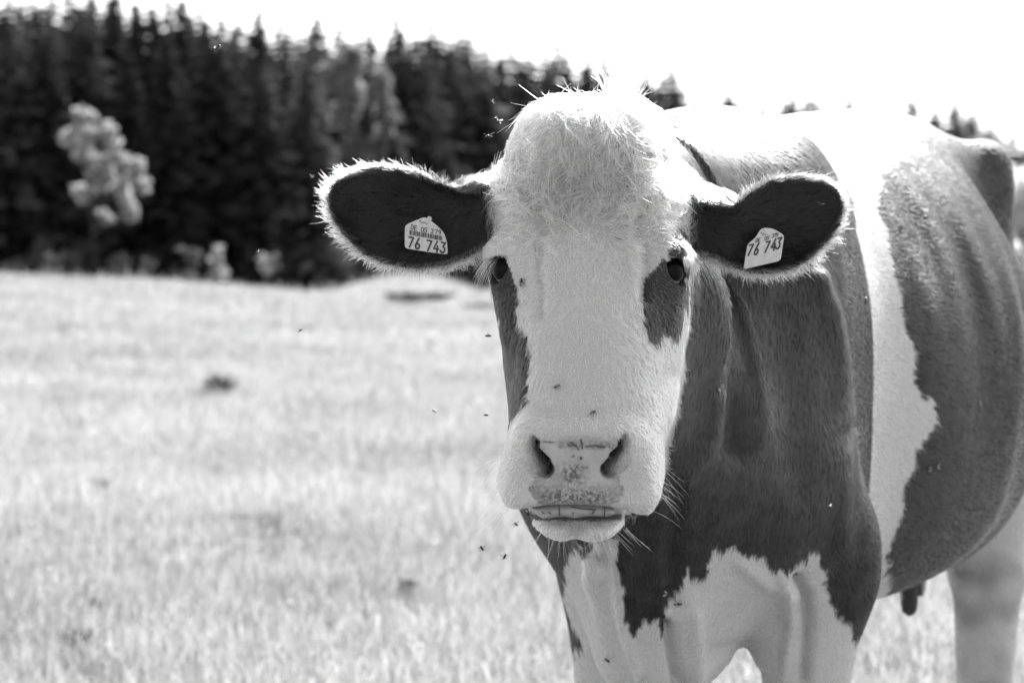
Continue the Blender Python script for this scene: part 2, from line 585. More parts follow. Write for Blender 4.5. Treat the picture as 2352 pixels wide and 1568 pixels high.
# orbits: brow ridge over each eye, cheek bone below
EYE = [(W(1160, 618, 2.904), np.array([-0.66, -0.75, 0.02])), (W(1541, 622, 2.904), np.array([0.54, -0.84, 0.02]))]
for i, (c, e) in enumerate(EYE):
    e /= np.linalg.norm(e)
    sg = -1 if i == 0 else 1
    H = smin(H, ell(c - e * 0.012 + np.array([0, 0, 0.006]), (0.028, 0.028, 0.030))[0](X_, Y_, Z_), 0.03)
    H = smin(H, ell(c - e * 0.004 + np.array([sg * -0.002, 0, 0.021]), (0.022, 0.022, 0.010))[0](X_, Y_, Z_), 0.02)
    H = smin(H, ell(c - e * 0.012 + np.array([sg * -0.004, -0.004, -0.045]), (0.018, 0.022, 0.035))[0](X_, Y_, Z_), 0.03)
    # opening between the lids
    up = np.array([0.0, 0.0, 1.0]); sd = np.cross(up, e)
    q0 = c + e * 0.004
    dx, dy, dz = X_ - q0[0], Y_ - q0[1], Z_ - q0[2]
    pe = dx * e[0] + dy * e[1] + dz * e[2]
    ps = dx * sd[0] + dy * sd[1] + dz * sd[2]
    pu = dz + 0.35 * sg * ps * 1.0
    op = (np.sqrt((pe / 0.030) ** 2 + (ps / 0.0200) ** 2 + (pu / 0.0165) ** 2) - 1) * 0.0165
    H = -smin(-H, op, 0.006)
FLD[sl_] = smin(FLD[sl_], H.astype(np.float32), 0.03)

# ears: a leaf shaped sheet, dished towards the camera
EARL = [(1150, 425), (1090, 416), (1050, 434), (1010, 420), (960, 398), (900, 385), (845, 384), (797, 397), (762, 424), (748, 455), (757, 495), (785, 540),
        (830, 582), (880, 606), (950, 618), (1020, 612), (1075, 592), (1115, 568), (1150, 565)]
EARR = [(1570, 440), (1625, 458), (1680, 474), (1722, 442), (1770, 414), (1830, 406), (1888, 412), (1928, 432), (1944, 468), (1934, 515), (1905, 556),
        (1868, 592), (1820, 619), (1770, 630), (1720, 628), (1670, 610), (1630, 592), (1570, 585)]
ED = 2.985


def ear_depth(q, u, v, side):
    """mid-surface depth; q = metres inside the outline"""
    out = np.clip((1130 - u) / 390.0, 0, 1) if side < 0 else np.clip((u - 1600) / 350.0, 0, 1)
    return ED - 0.012 + 0.036 * (1 - np.exp(-np.maximum(q, 0) / 0.022)) + 0.03 * out * out


for side, poly in ((-1, EARL), (1, EARR)):
    pw = [((p[0] - CX) / F * ED, CAMH - (p[1] - HV) / F * ED) for p in poly]
    lo = np.array([min(p[0] for p in pw), ED - 0.05, min(p[1] for p in pw)])
    hi = np.array([max(p[0] for p in pw), ED + 0.09, max(p[1] for p in pw)])
    sl, (X, Y, Z) = block(lo, hi, 0.05)
    q = sd_poly(X[:, 0, :], Z[:, 0, :], pw)[:, None, :]
    u = X / ED * F + CX
    v = HV - (Z - CAMH) / ED * F
    mid = ear_depth(-q, u, v, side)
    mid = mid + 0.009 * np.sin((v - 400) / 26.0 + (u / 90.0)) * np.clip(-q / 0.03, 0, 1)
    f = np.maximum(q, (np.abs(Y - mid) - 0.0062) * 0.8)
    FLD[sl] = smin(FLD[sl], f.astype(np.float32), 0.018)
A(cone(W(1165, 480, 3.06), W(1085, 482, 3.035), 0.048, 0.030), 0.04)
A(cone(W(1085, 482, 3.035), W(960, 480, 3.045), 0.030, 0.010), 0.03)
A(cone(W(1560, 490, 3.06), W(1650, 512, 3.035), 0.048, 0.030), 0.04)
A(cone(W(1650, 512, 3.035), W(1780, 515, 3.045), 0.030, 0.010), 0.03)


# ---------------------------------------------------------------- surface nets
def surface_nets(Fd, gx, gy, gz):
    nx, ny, nz = Fd.shape
    neg = Fd < 0
    c = np.zeros((nx - 1, ny - 1, nz - 1), np.int8)
    for i in (0, 1):
        for j in (0, 1):
            for k in (0, 1):
                c += neg[i:nx - 1 + i, j:ny - 1 + j, k:nz - 1 + k]
    act = (c > 0) & (c < 8)
    ci = np.argwhere(act)
    idx = np.full(act.shape, -1, np.int32)
    idx[act] = np.arange(len(ci))
    acc = np.zeros((len(ci), 3)); cnt = np.zeros(len(ci))
    corners = [(i, j, k) for i in (0, 1) for j in (0, 1) for k in (0, 1)]
    vals = {cc: Fd[ci[:, 0] + cc[0], ci[:, 1] + cc[1], ci[:, 2] + cc[2]] for cc in corners}
    for a in corners:
        for ax in range(3):
            if a[ax] == 0:
                b = list(a); b[ax] = 1; b = tuple(b)
                va, vb = vals[a], vals[b]
                m = (va < 0) != (vb < 0)
                t = va[m] / (va[m] - vb[m])
                p = np.tile(np.array(a, float), (m.sum(), 1)); p[:, ax] += t
                acc[m] += p; cnt[m] += 1
    P = ci + acc / cnt[:, None]
    V = np.stack([np.interp(P[:, 0], np.arange(nx), gx), np.interp(P[:, 1], np.arange(ny), gy), np.interp(P[:, 2], np.arange(nz), gz)], 1)
    quads = []
    for ax in range(3):
        s0 = [slice(None)] * 3; s1 = [slice(None)] * 3
        s0[ax] = slice(0, -1); s1[ax] = slice(1, None)
        n0, n1 = neg[tuple(s0)], neg[tuple(s1)]
        e = np.argwhere(n0 != n1)
        o1, o2 = [(1, 2), (2, 0), (0, 1)][ax]
        ok = (e[:, o1] > 0) & (e[:, o2] > 0) & (e[:, o1] < Fd.shape[o1] - 1) & (e[:, o2] < Fd.shape[o2] - 1)
        e = e[ok]
        fl = n0[e[:, 0], e[:, 1], e[:, 2]]
        def cell(d1, d2):
            q = e.copy(); q[:, o1] -= d1; q[:, o2] -= d2
            return idx[q[:, 0], q[:, 1], q[:, 2]]
        Q = np.stack([cell(1, 1), cell(0, 1), cell(0, 0), cell(1, 0)], 1)
        Q[~fl] = Q[~fl][:, ::-1]
        quads.append(Q)
    return V, np.concatenate(quads)


V, Q = surface_nets(FLD, GX, GY, GZ)
del FLD, H


def lap_smooth(V, Q, it, lam=0.5):
    a = np.concatenate([Q[:, 0], Q[:, 1], Q[:, 2], Q[:, 3]])
    b = np.concatenate([Q[:, 1], Q[:, 2], Q[:, 3], Q[:, 0]])
    n = len(V)
    deg = np.bincount(a, minlength=n) + np.bincount(b, minlength=n)
    for k in range(it):
        S_ = np.stack([np.bincount(a, V[b, i], n) + np.bincount(b, V[a, i], n) for i in range(3)], 1)
        V = V + ((lam if k % 2 == 0 else -lam * 1.04)) * (S_ / np.maximum(deg, 1)[:, None] - V)
    return V


def normals(V, Q):
    fn = np.cross(V[Q[:, 2]] - V[Q[:, 0]], V[Q[:, 3]] - V[Q[:, 1]])
    N = np.zeros_like(V)
    for i in range(4):
        for j in range(3):
            N[:, j] += np.bincount(Q[:, i], fn[:, j], len(V))
    return N / np.maximum(np.linalg.norm(N, axis=1), 1e-12)[:, None]


V = lap_smooth(V, Q, 6)
N = normals(V, Q)
# ------- surface modelling too fine for the field: ribs, muscle, brow folds
u_, v_ = proj(V)
s_, t_ = to_st(V[:, 0], V[:, 1])
bodym = V[:, 1] > 3.3


def bump_line(pts, d0, d1, width, amp):
    """a fold along a polyline in the photograph's plane between two depths"""
    global V
    best = np.full(len(V), 1e9)
    for a, b in zip(pts[:-1], pts[1:]):
        e = np.array(b, float) - np.array(a, float)
        t = np.clip(((u_ - a[0]) * e[0] + (v_ - a[1]) * e[1]) / (e @ e), 0, 1)
        best = np.minimum(best, np.hypot(u_ - a[0] - e[0] * t, v_ - a[1] - e[1] * t))
    m = (V[:, 1] > d0) & (V[:, 1] < d1)
    V = V + N * (amp * np.exp(-(best / width) ** 2) * m)[:, None]


rib = np.sin((s_ - 0.55 + 0.22 * (1.25 - V[:, 2])) * 2 * math.pi / 0.105)
env = np.clip((s_ - 0.5) / 0.12, 0, 1) * np.clip((1.16 - s_) / 0.12, 0, 1) * np.clip((V[:, 2] - 0.95) / 0.25, 0, 1) * np.clip((1.44 - V[:, 2]) / 0.12, 0, 1)
V += N * (0.0042 * rib * (0.65 + 0.5 * noise(V, 2.5, 9)) * env * bodym)[:, None]
V += N * (0.006 * noise(V, 3.0, 3) * bodym * np.clip((V[:, 2] - 0.55) / 0.3, 0, 1))[:, None]
for pts, d0, d1, w, a in (
        ([(1243, 560), (1238, 620), (1248, 665), (1240, 720)], 2.7, 3.0, 10, -0.007),
        ([(1262, 560), (1258, 640), (1262, 690)], 2.7, 3.0, 14, 0.003),
        ([(1478, 565), (1490, 620), (1475, 680)], 2.7, 3.0, 10, -0.007),
        ([(1457, 570), (1455, 650), (1460, 690)], 2.7, 3.0, 14, 0.003),
        ([(1200, 440), (1235, 475), (1250, 530)], 2.7, 3.0, 14, -0.006), ([(1500, 450), (1470, 490), (1462, 540)], 2.7, 3.0, 14, -0.006), ([(1195, 520), (1180, 560)], 2.7, 3.1, 22, 0.005), ([(1515, 520), (1530, 560)], 2.7, 3.1, 22, 0.005),
        ([(1260, 415), (1345, 436), (1440, 425)], 2.7, 3.0, 16, -0.003),
        ([(1270, 330), (1345, 350), (1440, 330)], 2.7, 3.0, 60, 0.006),
        ([(1160, 440), (1185, 470)], 2.7, 3.1, 20, 0.005), ([(1515, 430), (1545, 465)], 2.7, 3.1, 20, 0.005),
        ([(1245, 984), (1325, 976), (1412, 984)], 2.7, 2.9, 13, 0.005), ([(1250, 1009), (1325, 1004), (1405, 1009)], 2.7, 2.9, 9, -0.004), ([(1500, 880), (1535, 860)], 2.7, 3.1, 22, -0.003), ([(1440, 720), (1470, 690)], 2.7, 3.0, 15, -0.0025),
        # shoulder and forearm
        ([(1865, 640), (1900, 720), (1925, 830), (1935, 950)], 3.3, 3.9, 22, 0.014),
        ([(1698, 640), (1712, 850), (1700, 1020)], 3.2, 3.9, 34, -0.024), ([(1650, 900), (1640, 1000), (1580, 1090)], 3.1, 3.9, 22, 0.010), ([(1560, 1110), (1545, 1250), (1550, 1380)], 3.2, 3.9, 20, -0.010), ([(1800, 700), (1830, 900), (1840, 1100)], 3.2, 3.9, 45, -0.010),
        ([(1950, 1000), (1935, 1150), (1930, 1250)], 3.2, 3.9, 22, 0.007),
        ([(1836, 1330), (1852, 1370), (1858, 1440), (1848, 1560)], 3.2, 3.9, 12, -0.024),
        ([(1795, 1330), (1818, 1430), (1808, 1560)], 3.2, 3.9, 15, 0.016),
        ([(1535, 1440), (1560, 1568)], 3.2, 3.9, 13, -0.021), ([(1640, 1500), (1720, 1480)], 3.2, 3.9, 16, -0.008), ([(1395, 1270), (1420, 1400), (1465, 1540)], 3.2, 3.9, 11, 0.014), ([(1590, 1400), (1600, 1568)], 3.2, 3.9, 22, 0.014),
        ([(1700, 1290), (1770, 1345), (1830, 1360)], 3.2, 3.9, 14, 0.009)):
    bump_line(pts, d0, d1, w, a)
V = lap_smooth(V, Q, 2)
N = normals(V, Q)
V = V.astype(np.float32)

# ---------------------------------------------------------------- coat pattern
WHITE_CHEST = [(1330, 1485), (1325, 1470), (1306, 1420), (1296, 1370), (1298, 1320), (1300, 1283), (1312, 1265), (1325, 1252), (1333, 1275), (1350, 1262),
               (1362, 1235), (1415, 1225), (1425, 1330), (1430, 1400), (1448, 1457), (1462, 1453), (1466, 1428), (1492, 1428), (1508, 1424), (1521, 1461),
               (1528, 1395), (1554, 1384), (1569, 1344), (1576, 1305), (1587, 1331), (1620, 1322), (1627, 1289), (1651, 1259), (1693, 1258), (1700, 1274),
               (1730, 1278), (1766, 1303), (1810, 1316), (1829, 1296), (1854, 1285), (1858, 1268), (1876, 1274), (1891, 1307), (1900, 1347), (1902, 1377),
               (1924, 1410), (1953, 1439), (1971, 1465), (2040, 1490), (2040, 3200), (1100, 3200), (1100, 1700)]
WHITE_BAND_LIT_BACK = [(1500, 190), (1500, 300), (1600, 262), (1660, 300), (1760, 330), (1900, 370), (1962, 470), (1975, 640), (1955, 700), (1950, 1150), (1940, 1420), (2030, 1420),  # white band behind the shoulder, plus sun sheen on the upper back painted white
              (2050, 1330), (2036, 1318), (2052, 1300), (2030, 1280), (2060, 1220), (2080, 1130), (2103, 1060), (2120, 1010), (2156, 970), (2150, 940), (2137, 910),
              (2118, 918), (2100, 870), (2098, 800), (2082, 744), (2058, 634), (2040, 546), (2015, 470), (2030, 400), (2080, 350), (2130, 300), (2150, 190)]
UDDER = [(2030, 1280), (2120, 1200), (2300, 1000), (2352, 880), (2400, 900), (2352, 1080), (2290, 1180), (2215, 1260), (2122, 1335), (2116, 1415), (2070, 1415), (2066, 1362), (2040, 1352), (2052, 1300)]
FACE_L = [(1090, 600), (1140, 580), (1163, 588), (1176, 625), (1181, 660), (1184, 715), (1200, 755), (1217, 790), (1213, 840), (1216, 885), (1212, 920), (1196, 938),
          (1174, 968), (1080, 975), (1080, 770), (1149, 756), (1148, 738), (1138, 746), (1080, 735)]
FACE_R = [(1541, 552), (1537, 592), (1518, 596), (1499, 621), (1489, 643), (1477, 667), (1476, 710), (1479, 735), (1487, 765), (1497, 789), (1517, 791), (1528, 783),
          (1533, 766), (1545, 776), (1555, 778), (1566, 748), (1574, 723), (1580, 694), (1580, 661), (1574, 625), (1576, 580), (1571, 545), (1558, 515)]
CHEEK_R = [(1581, 620), (1630, 600), (1630, 870), (1572, 855), (1577, 770), (1585, 700)]
NOSE = [(1234, 1004), (1256, 1012), (1285, 1006), (1325, 1000), (1370, 1003), (1400, 1010), (1427, 1006), (1430, 1030), (1424, 1050), (1412, 1075), (1422, 1096), (1432, 1120),
        (1424, 1146), (1408, 1160), (1392, 1180), (1258, 1180), (1246, 1160), (1226, 1146), (1216, 1120), (1224, 1098), (1240, 1078), (1232, 1050), (1228, 1030)]


def regions(P):
    u, v = proj(P)
    d = P[:, 1]
    earl = (u < 1133) & (d < 3.14) & (v > 330) & (v < 700) & (d > 2.93)
    earr = (u > 1586) & (d < 3.09) & (v > 330) & (v < 720)
    earr[earr] = sd_poly(u[earr], v[earr], EARR) < 34
    fr = np.interp(v, HT[:, 0], HT[:, 2]) + np.interp(v, [700, 900, 1000, 1060], [16, 8, 10, 20])
    facem = (d < 3.17) & ~earl & ~earr & (u > 1080) & (u < np.where(v > 1150, 1530, fr)) & (v < 1245) & ~((v > 1175) & (d > 2.95))
    return u, v, d, earl, earr, facem


def coat(P, jit=1.0):
    """albedo of the coat at points P, plus bare-skin weight"""
    u, v, d, earl, earr, facem = regions(P)
    ju = u + jit * (5 * noise(P, 22, 1) + 3.5 * noise(P, 60, 2))
    jv = v + jit * (8 * noise(P, 22, 4) + 7 * noise(P, 70, 5))
    s, t = to_st(P[:, 0], P[:, 1])
    white = 0.82 + 0.03 * noise(P, 9, 6)
    brown = 0.029 + 0.011 * noise(P, 2.2, 7) + 0.007 * noise(P, 25, 8)
    w = np.zeros(len(P), bool)
    body = ~(facem | earl | earr)
    forehead_shade = facem * np.exp(-((v - 400 + 45 * noise(P, 5, 3) + 25 * noise(P, 13, 4)) / 130) ** 2) * np.exp(-((u - 1352) / 180) ** 4)  # self-shadow of the shaggy forehead hair, painted into the coat colour
    white = white * (1 - 0.53 * forehead_shade)
    w |= body & in_poly(ju, jv, WHITE_CHEST) & (s < 0.62)
    w |= body & in_poly(ju, jv, WHITE_BAND_LIT_BACK) & (s > 0.36) & (s < 1.5) & (P[:, 2] > 0.55)
    w |= body & (s > 1.25) & (P[:, 2] + 0.02 * noise(P, 5, 9) < 0.98) & ~((P[:, 2] > 0.62) & (P[:, 2] < 0.80) & (s < 1.33))
    w |= body & (s > 1.2) & (P[:, 2] < 0.50)
    w |= body & (P[:, 2] < 0.35)
    fw = facem & ~(in_poly(ju, jv, FACE_L) | in_poly(ju, jv, FACE_R) | in_poly(ju, jv, CHEEK_R))
    w |= fw
    c = np.where(w, white, brown)
    # dirty hind legs
    dirt = body & w & (s > 1.3)
    c = np.where(dirt, c * np.clip(0.80 + 0.26 * noise(P, 5, 10) + 0.2 * noise(P, 14, 12), 0.25, 1), c)
    c = np.where(body & (d < 4.8) & (s > 0.9) & in_poly(ju, jv, UDDER), 0.045, c)
    ear = earl | earr
    c = np.where(ear, 0.008 + 0.002 * noise(P, 30, 11), c)
    # bare muzzle
    nose = facem & (d < 2.86) & in_poly(u + 3 * noise(P, 50, 12), v + 3 * noise(P, 50, 13), NOSE)
    # dark rims of the eyes
    for c0, e in EYE:
        q = np.linalg.norm((P - c0) / np.array([0.021, 0.03, 0.018]), axis=1)
        low = np.linalg.norm((P - (c0 - np.array([-0.004 * np.sign(e[0]) * -1, 0, 0.014]))) / np.array([0.015, 0.03, 0.013]), axis=1)
        rim = facem & ((q < 1.0) | (low < 1.0))
        c = np.where(rim, 0.028, c)
    return np.clip(c, 0.01, 0.9), nose


cc, nose = coat(V, 1.0)
cc = np.where(cc > 0.3, np.clip(0.25 + (cc - 0.40) * 0.6, 0.2, 0.5), cc)
pu, pv = proj(V)
low = np.exp(-((pv - 1140) / 24) ** 2 - ((pu - 1322) / 96) ** 6)
mid = np.exp(-((pu - 1312) / 36) ** 2 - ((pv - 1092) / 32) ** 2)
top = 0.75 * np.exp(-((pv - 1022) / 10) ** 2) * (np.abs(pu - 1345) < 65)
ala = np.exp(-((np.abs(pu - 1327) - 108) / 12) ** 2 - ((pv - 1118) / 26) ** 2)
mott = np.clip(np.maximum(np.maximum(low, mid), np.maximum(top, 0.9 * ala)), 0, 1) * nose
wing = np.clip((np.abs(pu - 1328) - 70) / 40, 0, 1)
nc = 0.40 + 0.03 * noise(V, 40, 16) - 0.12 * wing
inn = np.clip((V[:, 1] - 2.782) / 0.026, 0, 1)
cc = np.where(nose, np.clip(nc, 0.08, 0.6) * (1 - 0.8 * inn * (pv < 1110)), cc)  # nostril shade painted into the bare skin, darker with depth
lipm = (np.abs(pu - 1322) < 105) & (pv > 1180) & (pv < 1196) & (V[:, 1] < 2.95)
cc = np.where(lipm, 0.12, cc)
me = mesh_np("cow", V, Q, 4)
set_attr(me, "coat", cc)
set_attr(me, "bare", nose.astype(np.float32))
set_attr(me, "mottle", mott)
cow = link("cow", me, M_SKIN)
tag(cow, "brown and white cow with tagged ears facing the camera in the meadow", "cow")


# ---------------------------------------------------------------- fur
def sample_roots(n, dens):
    """n random points on the hide; dens = weight per quad"""
    T1 = np.concatenate([Q[:, [0, 1, 2]], Q[:, [0, 2, 3]]])
    ar = 0.5 * np.linalg.norm(np.cross(V[T1[:, 1]] - V[T1[:, 0]], V[T1[:, 2]] - V[T1[:, 0]]), axis=1)
    w = ar * np.concatenate([dens, dens])
    cs = np.cumsum(w)
    k = np.searchsorted(cs, rng.random(n) * cs[-1])
    k = np.minimum(k, len(T1) - 1)
    a, b = rng.random(n), rng.random(n)
    f = a + b > 1
    a[f], b[f] = 1 - a[f], 1 - b[f]
    t = T1[k]
    wts = np.stack([1 - a - b, a, b], 1)[:, :, None]
    P = (V[t] * wts).sum(1)
    Nn = (N[t] * wts).sum(1)
    return P, Nn / np.linalg.norm(Nn, axis=1)[:, None]


def curves_obj(name, pts, rad, col, parent, mat=None):
    """pts (n,k,3), rad (n,k), col (n,)"""
    n, k = pts.shape[:2]
    hc = bpy.data.hair_curves.new(name)
    hc.add_curves([k] * n)
    hc.points.foreach_set("position", pts.astype(np.float32).ravel())
    hc.points.foreach_set("radius", rad.astype(np.float32).ravel())
    a = hc.attributes.new("coat", 'FLOAT_COLOR', 'CURVE')
    c4 = np.ones((n, 4), np.float32)
    c4[:, :3] = col[:, None]
    a.data.foreach_set("color", c4.ravel())
    hc.materials.append(mat or M_HAIR)
    return link(name, hc, None, parent)


def unit(x):
    return x / np.maximum(np.linalg.norm(x, axis=-1, keepdims=True), 1e-9)


def grow(P, Nn, D, L, lift, curl, k=5, droop=0.0, lockf=55.0, lock=0.35, cell=None, pull=0.7, lspread=0.22, bend=None):
    """strands from P along D in the tangent plane, lifted off the skin, bent in locks"""
    n = len(P)
    Dt = unit(D - Nn * (D * Nn).sum(1)[:, None])
    ang = curl
    Bt = np.cross(Nn, Dt)
    Dt = Dt * np.cos(ang)[:, None] + Bt * np.sin(ang)[:, None]
    Bt = np.cross(Nn, Dt)
    ph = noise(P, lockf, 17)
    ph2 = noise(P, lockf * 1.7, 18) + rng.normal(0, 0.35, n)
    tt = np.linspace(0, 1, k)
    pts = np.zeros((n, k, 3))
    G = np.zeros_like(P)
    if cell is not None:                                    # hairs of a lock lean to its middle
        ij = np.floor((P + 0.35 * cell[:, None] * np.stack([noise(P, 60, 3), noise(P, 60, 4), noise(P, 60, 5)], 1)) / cell[:, None]).astype(np.int64)
        key = ij[:, 0] * 1000003 + ij[:, 1] * 10007 + ij[:, 2] + (cell * 1e6).astype(np.int64) * 7
        _, inv, ct = np.unique(key, return_inverse=True, return_counts=True)
        for q in range(3):
            G[:, q] = np.bincount(inv, P[:, q])[inv] / ct[inv] - P[:, q]
        gr_ = rng.uniform(0.75, 1.25, len(ct))[inv]; L = L * gr_
        la_ = rng.normal(0, 1.0, len(ct))[inv] * lspread
        Dt = unit(Dt * np.cos(la_)[:, None] + Bt * np.sin(la_)[:, None]); Bt = np.cross(Nn, Dt)
    bb = np.full(n, 1e-3)
    if bend is not None and cell is not None:
        bb = rng.normal(0, 1.0, len(ct))[inv] * bend + rng.normal(0, 0.12, n) * bend
        bb = np.where(np.abs(bb) < 1e-3, 1e-3, bb)
    for i, t in enumerate(tt):
        off = Dt * (np.sin(bb * t) / bb)[:, None] + Bt * ((1 - np.cos(bb * t)) / bb)[:, None] + Nn * (lift * (t - 0.55 * t * t))[:, None] + Bt * (lock * (ph * t * t + 0.6 * ph2 * t * t))[:, None]
        p = P + off * L[:, None] + G * (np.asarray(pull) * t ** 0.8)[..., None] if np.ndim(pull) else P + off * L[:, None] + G * (pull * t ** 0.8)
        p[:, 2] -= droop * L * t * t
        pts[:, i] = p
    return pts


def rad_taper(n, k, r0):
    tt = np.linspace(0, 1, k)
    return np.tile(r0 * (1 - 0.85 * tt ** 1.5), (n, 1)) if np.isscalar(r0) else r0[:, None] * (1 - 0.85 * tt ** 1.5)[None]


def ear_edge(u, v):
    """metres inside the outline of the nearer ear"""
    k = ED / F
    ql = sd_poly(u, v, EARL) * k
    qr = sd_poly(u, v, EARR) * k
    return np.where(u < 1350, -ql, -qr)


if FUR:
    # weights per quad
    Qc = V[Q].mean(1); Qn = N[Q].mean(1)
    qu, qv, qd, qel, qer, qf = regions(Qc)
    viewd = unit(Qc - np.array([0, 0, CAMH]))
    fac = -(Qn * viewd).sum(1)
    w = np.where(qf, 2.2, np.where(qel | qer, 3.3, 1.05))
    w = np.where((qf) & (qv < 560), 1.5, w)
    w *= np.where(fac > -0.35, 1.0, 0.3)
    sQ, tQ = to_st(Qc[:, 0], Qc[:, 1])
    w *= np.where(~(qf | qel | qer) & (sQ > 1.0), 0.6, 1.0)
    w *= (Qc[:, 2] > 0.10)
    for c0, e in EYE:
        w *= ~((np.linalg.norm((Qc - (c0 + e * 0.006)) / np.array([1, 1, 0.9]), axis=1) < 0.0240))
    w *= ~(qf & in_poly(qu, qv, NOSE) & (qd < 2.9))
    w *= ~((np.abs(qu - 1322) < 118) & (qv > 1150) & (qv < 1192) & (qd < 2.95))
    P, Nn = sample_roots(int(540000 * DENS), w)
    c, nz_ = coat(P, 1.0)
    u, v, d, el, er, fm = regions(P)
    s, t = to_st(P[:, 0], P[:, 1])
    keep = ~nz_
    P, Nn, c, u, v, d, el, er, fm, s, t = [a[keep] for a in (P, Nn, c, u, v, d, el, er, fm, s, t)]
    n = len(P)
    D = np.zeros((n, 3)); L = np.full(n, 0.0115); lift = np.full(n, 0.07); curl = rng.normal(0, 0.12, n); r0 = np.full(n, 0.00042)
    lock = 0.0
    # body: back and down; chest and legs: down
    legness = np.clip((0.80 - P[:, 2]) / 0.15, 0, 1)
    front = np.clip((0.22 - s) / 0.15, 0, 1)
    down = np.maximum(legness, front)
    bd = np.stack([(SN * (1 - down)), CS * (1 - down), -(0.45 + 0.8 * down)], 1)
    D[:] = bd
    curl += 0.30 * noise(P, 2.0, 19) + 0.08 * noise(P, 6, 20)
    neck = ~(fm | el | er) & (s < 0.25) & (P[:, 2] > 0.9)
    L = np.where(neck, 0.012, L)
    L = np.where(~(fm | el | er) & (P[:, 2] < 0.6), 0.008, L)
    # face
    du, dv = u - 1345, v - 540
    vl = 432 + 22 * noise(P, 9, 6) + 10 * noise(P, 25, 7) - 0.0012 * du * du        # where the falling and the rising hair meet
    up_ = np.clip((v - vl) / 26, 0, 1) * np.clip((548 + 10 * noise(P, 20, 8) - v) / 40, 0, 1)
    lowd = np.clip((v - 520) / 50, 0, 1)
    fx = 0.8 * du / 170 * lowd + 1.5 * np.tanh(du / 70.0) * up_ + (1 - lowd) * (1 - up_) * 0.8 * (u - 1358) / 150
    fz = -1.0 * lowd + 0.8 * up_ * (1 - lowd) - (1 - lowd) * (1 - up_) * 1.0
    fd = np.stack([fx, np.zeros(n), fz], 1)
    D[fm] = fd[fm]
    amp = np.interp(v, [250, 330, 560, 640, 800, 1000], [0.45, 0.65, 0.6, 0.35, 0.22, 0.2])
    curl = np.where(fm, rng.normal(0, 0.17, n) + amp * noise(P, 11, 21) + 0.4 * amp * noise(P, 28, 22), curl)
    Lf = np.interp(v, [215, 250, 330, 420, 470, 560, 640, 760, 950, 1020, 1150, 1240], [0.022, 0.024, 0.030, 0.030, 0.026, 0.021, 0.012, 0.010, 0.009, 0.006, 0.007, 0.006])
    Lf = Lf * np.where(v < 420, np.interp(np.abs(u - 1358), [70, 150], [1.0, 0.5]), 1.0)
    side = np.clip((d - 2.98) / 0.08, 0, 1)
    L = np.where(fm, Lf * (1 - side) + 0.013 * side, L)
    L = np.where(fm & (v > 1165), 0.006, L)
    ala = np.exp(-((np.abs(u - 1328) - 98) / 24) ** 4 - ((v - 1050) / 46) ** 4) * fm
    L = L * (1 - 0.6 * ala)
    c = c * (1 - 0.62 * ala) * (1 - 0.35 * fm * np.exp(-((u - 1330) / 50) ** 2 - ((v - 990) / 12) ** 2))  # shade of the nostril-wing hollows and under the nose roll, painted into the hair
    for c0, e in EYE:
        de = np.linalg.norm(P - c0, axis=1)
        L = L * np.where(fm, np.clip((de - 0.02) / 0.05, 0.16, 1), 1)
    lift = np.where(fm, np.interp(v, [230, 330, 420, 560, 800, 1100], [0.30, 0.42, 0.45, 0.38, 0.30, 0.35]), lift)
    r0 = np.where(fm, np.interp(v, [300, 540, 620, 1000], [0.00058, 0.00056, 0.00044, 0.00036]), r0)
    # ears
    ear = el | er
    q = np.full(n, -1.0)
    q[ear] = ear_edge(u[ear], v[ear])
    bx = np.where(u < 1350, 1150.0, 1575.0); bz = np.where(u < 1350, 470.0, 485.0)
    ex, ez = (u - bx), -(v - bz)
    ed = unit(np.stack([ex, np.zeros(n), ez], 1))
    # towards the nearest outline when close to the edge
    cxl = np.where(u < 1350, 930.0, 1780.0); cvl = np.where(u < 1350, 495.0, 520.0)
    out = unit(np.stack([(u - cxl) * 0.55, np.zeros(n), -(v - cvl)], 1))
    edge = np.clip((0.022 - q) / 0.022, 0, 1)
    edir = ed * (1 - 0.75 * edge[:, None]) + out * (0.35 + 0.8 * edge)[:, None]
    D[ear] = edir[ear]
    L = np.where(ear, np.where(q < 0.010, np.where((v > 540) | ((u < 1350) & (u < 800)), 0.019, 0.016), 0.022) * rng.uniform(0.6, 1.15, n), L)
    lift = np.where(ear, 0.30 + 0.25 * (q < 0.008), lift)
    curl = np.where(ear, rng.normal(0, 0.15, n) + 0.22 * noise(P, 16, 23), curl)
    r0 = np.where(ear, np.where(q < 0.012, 0.00028, 0.00038), r0)
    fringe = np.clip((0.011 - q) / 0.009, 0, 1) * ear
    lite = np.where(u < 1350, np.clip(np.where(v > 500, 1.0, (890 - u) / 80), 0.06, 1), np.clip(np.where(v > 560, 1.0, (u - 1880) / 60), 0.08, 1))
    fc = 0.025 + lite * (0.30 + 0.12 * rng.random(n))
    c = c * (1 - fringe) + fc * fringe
    basew = ear & (np.abs(u - np.where(u < 1350, 1100, 1610)) < 45) & (v < np.where(u < 1350, 450, 480))
    c = np.where(basew, 0.22, c)
    L = L * rng.uniform(0.65, 1.2, n)
    c = np.clip(c * np.where(c > 0.3, rng.normal(0.98, np.where(fm, np.where(v < 560, 0.27, 0.15), 0.09), n), np.exp(rng.normal(0, np.where(ear, 0.45, np.where(fm, 0.2, 0.07)), n))), 0.006, 0.92)
    cell = np.where(fm, np.interp(v, [240, 400, 560, 700, 1000], [0.012, 0.012, 0.011, 0.0065, 0.005]), np.where(ear, np.where(q < 0.010, 0.0035, 0.006), 0.0045))
    cell = np.round(cell, 4)
    lk = np.where(fm, np.interp(v, [300, 560, 700], [0.5, 0.45, 0.22]), np.where(ear, 0.25, 0.08))
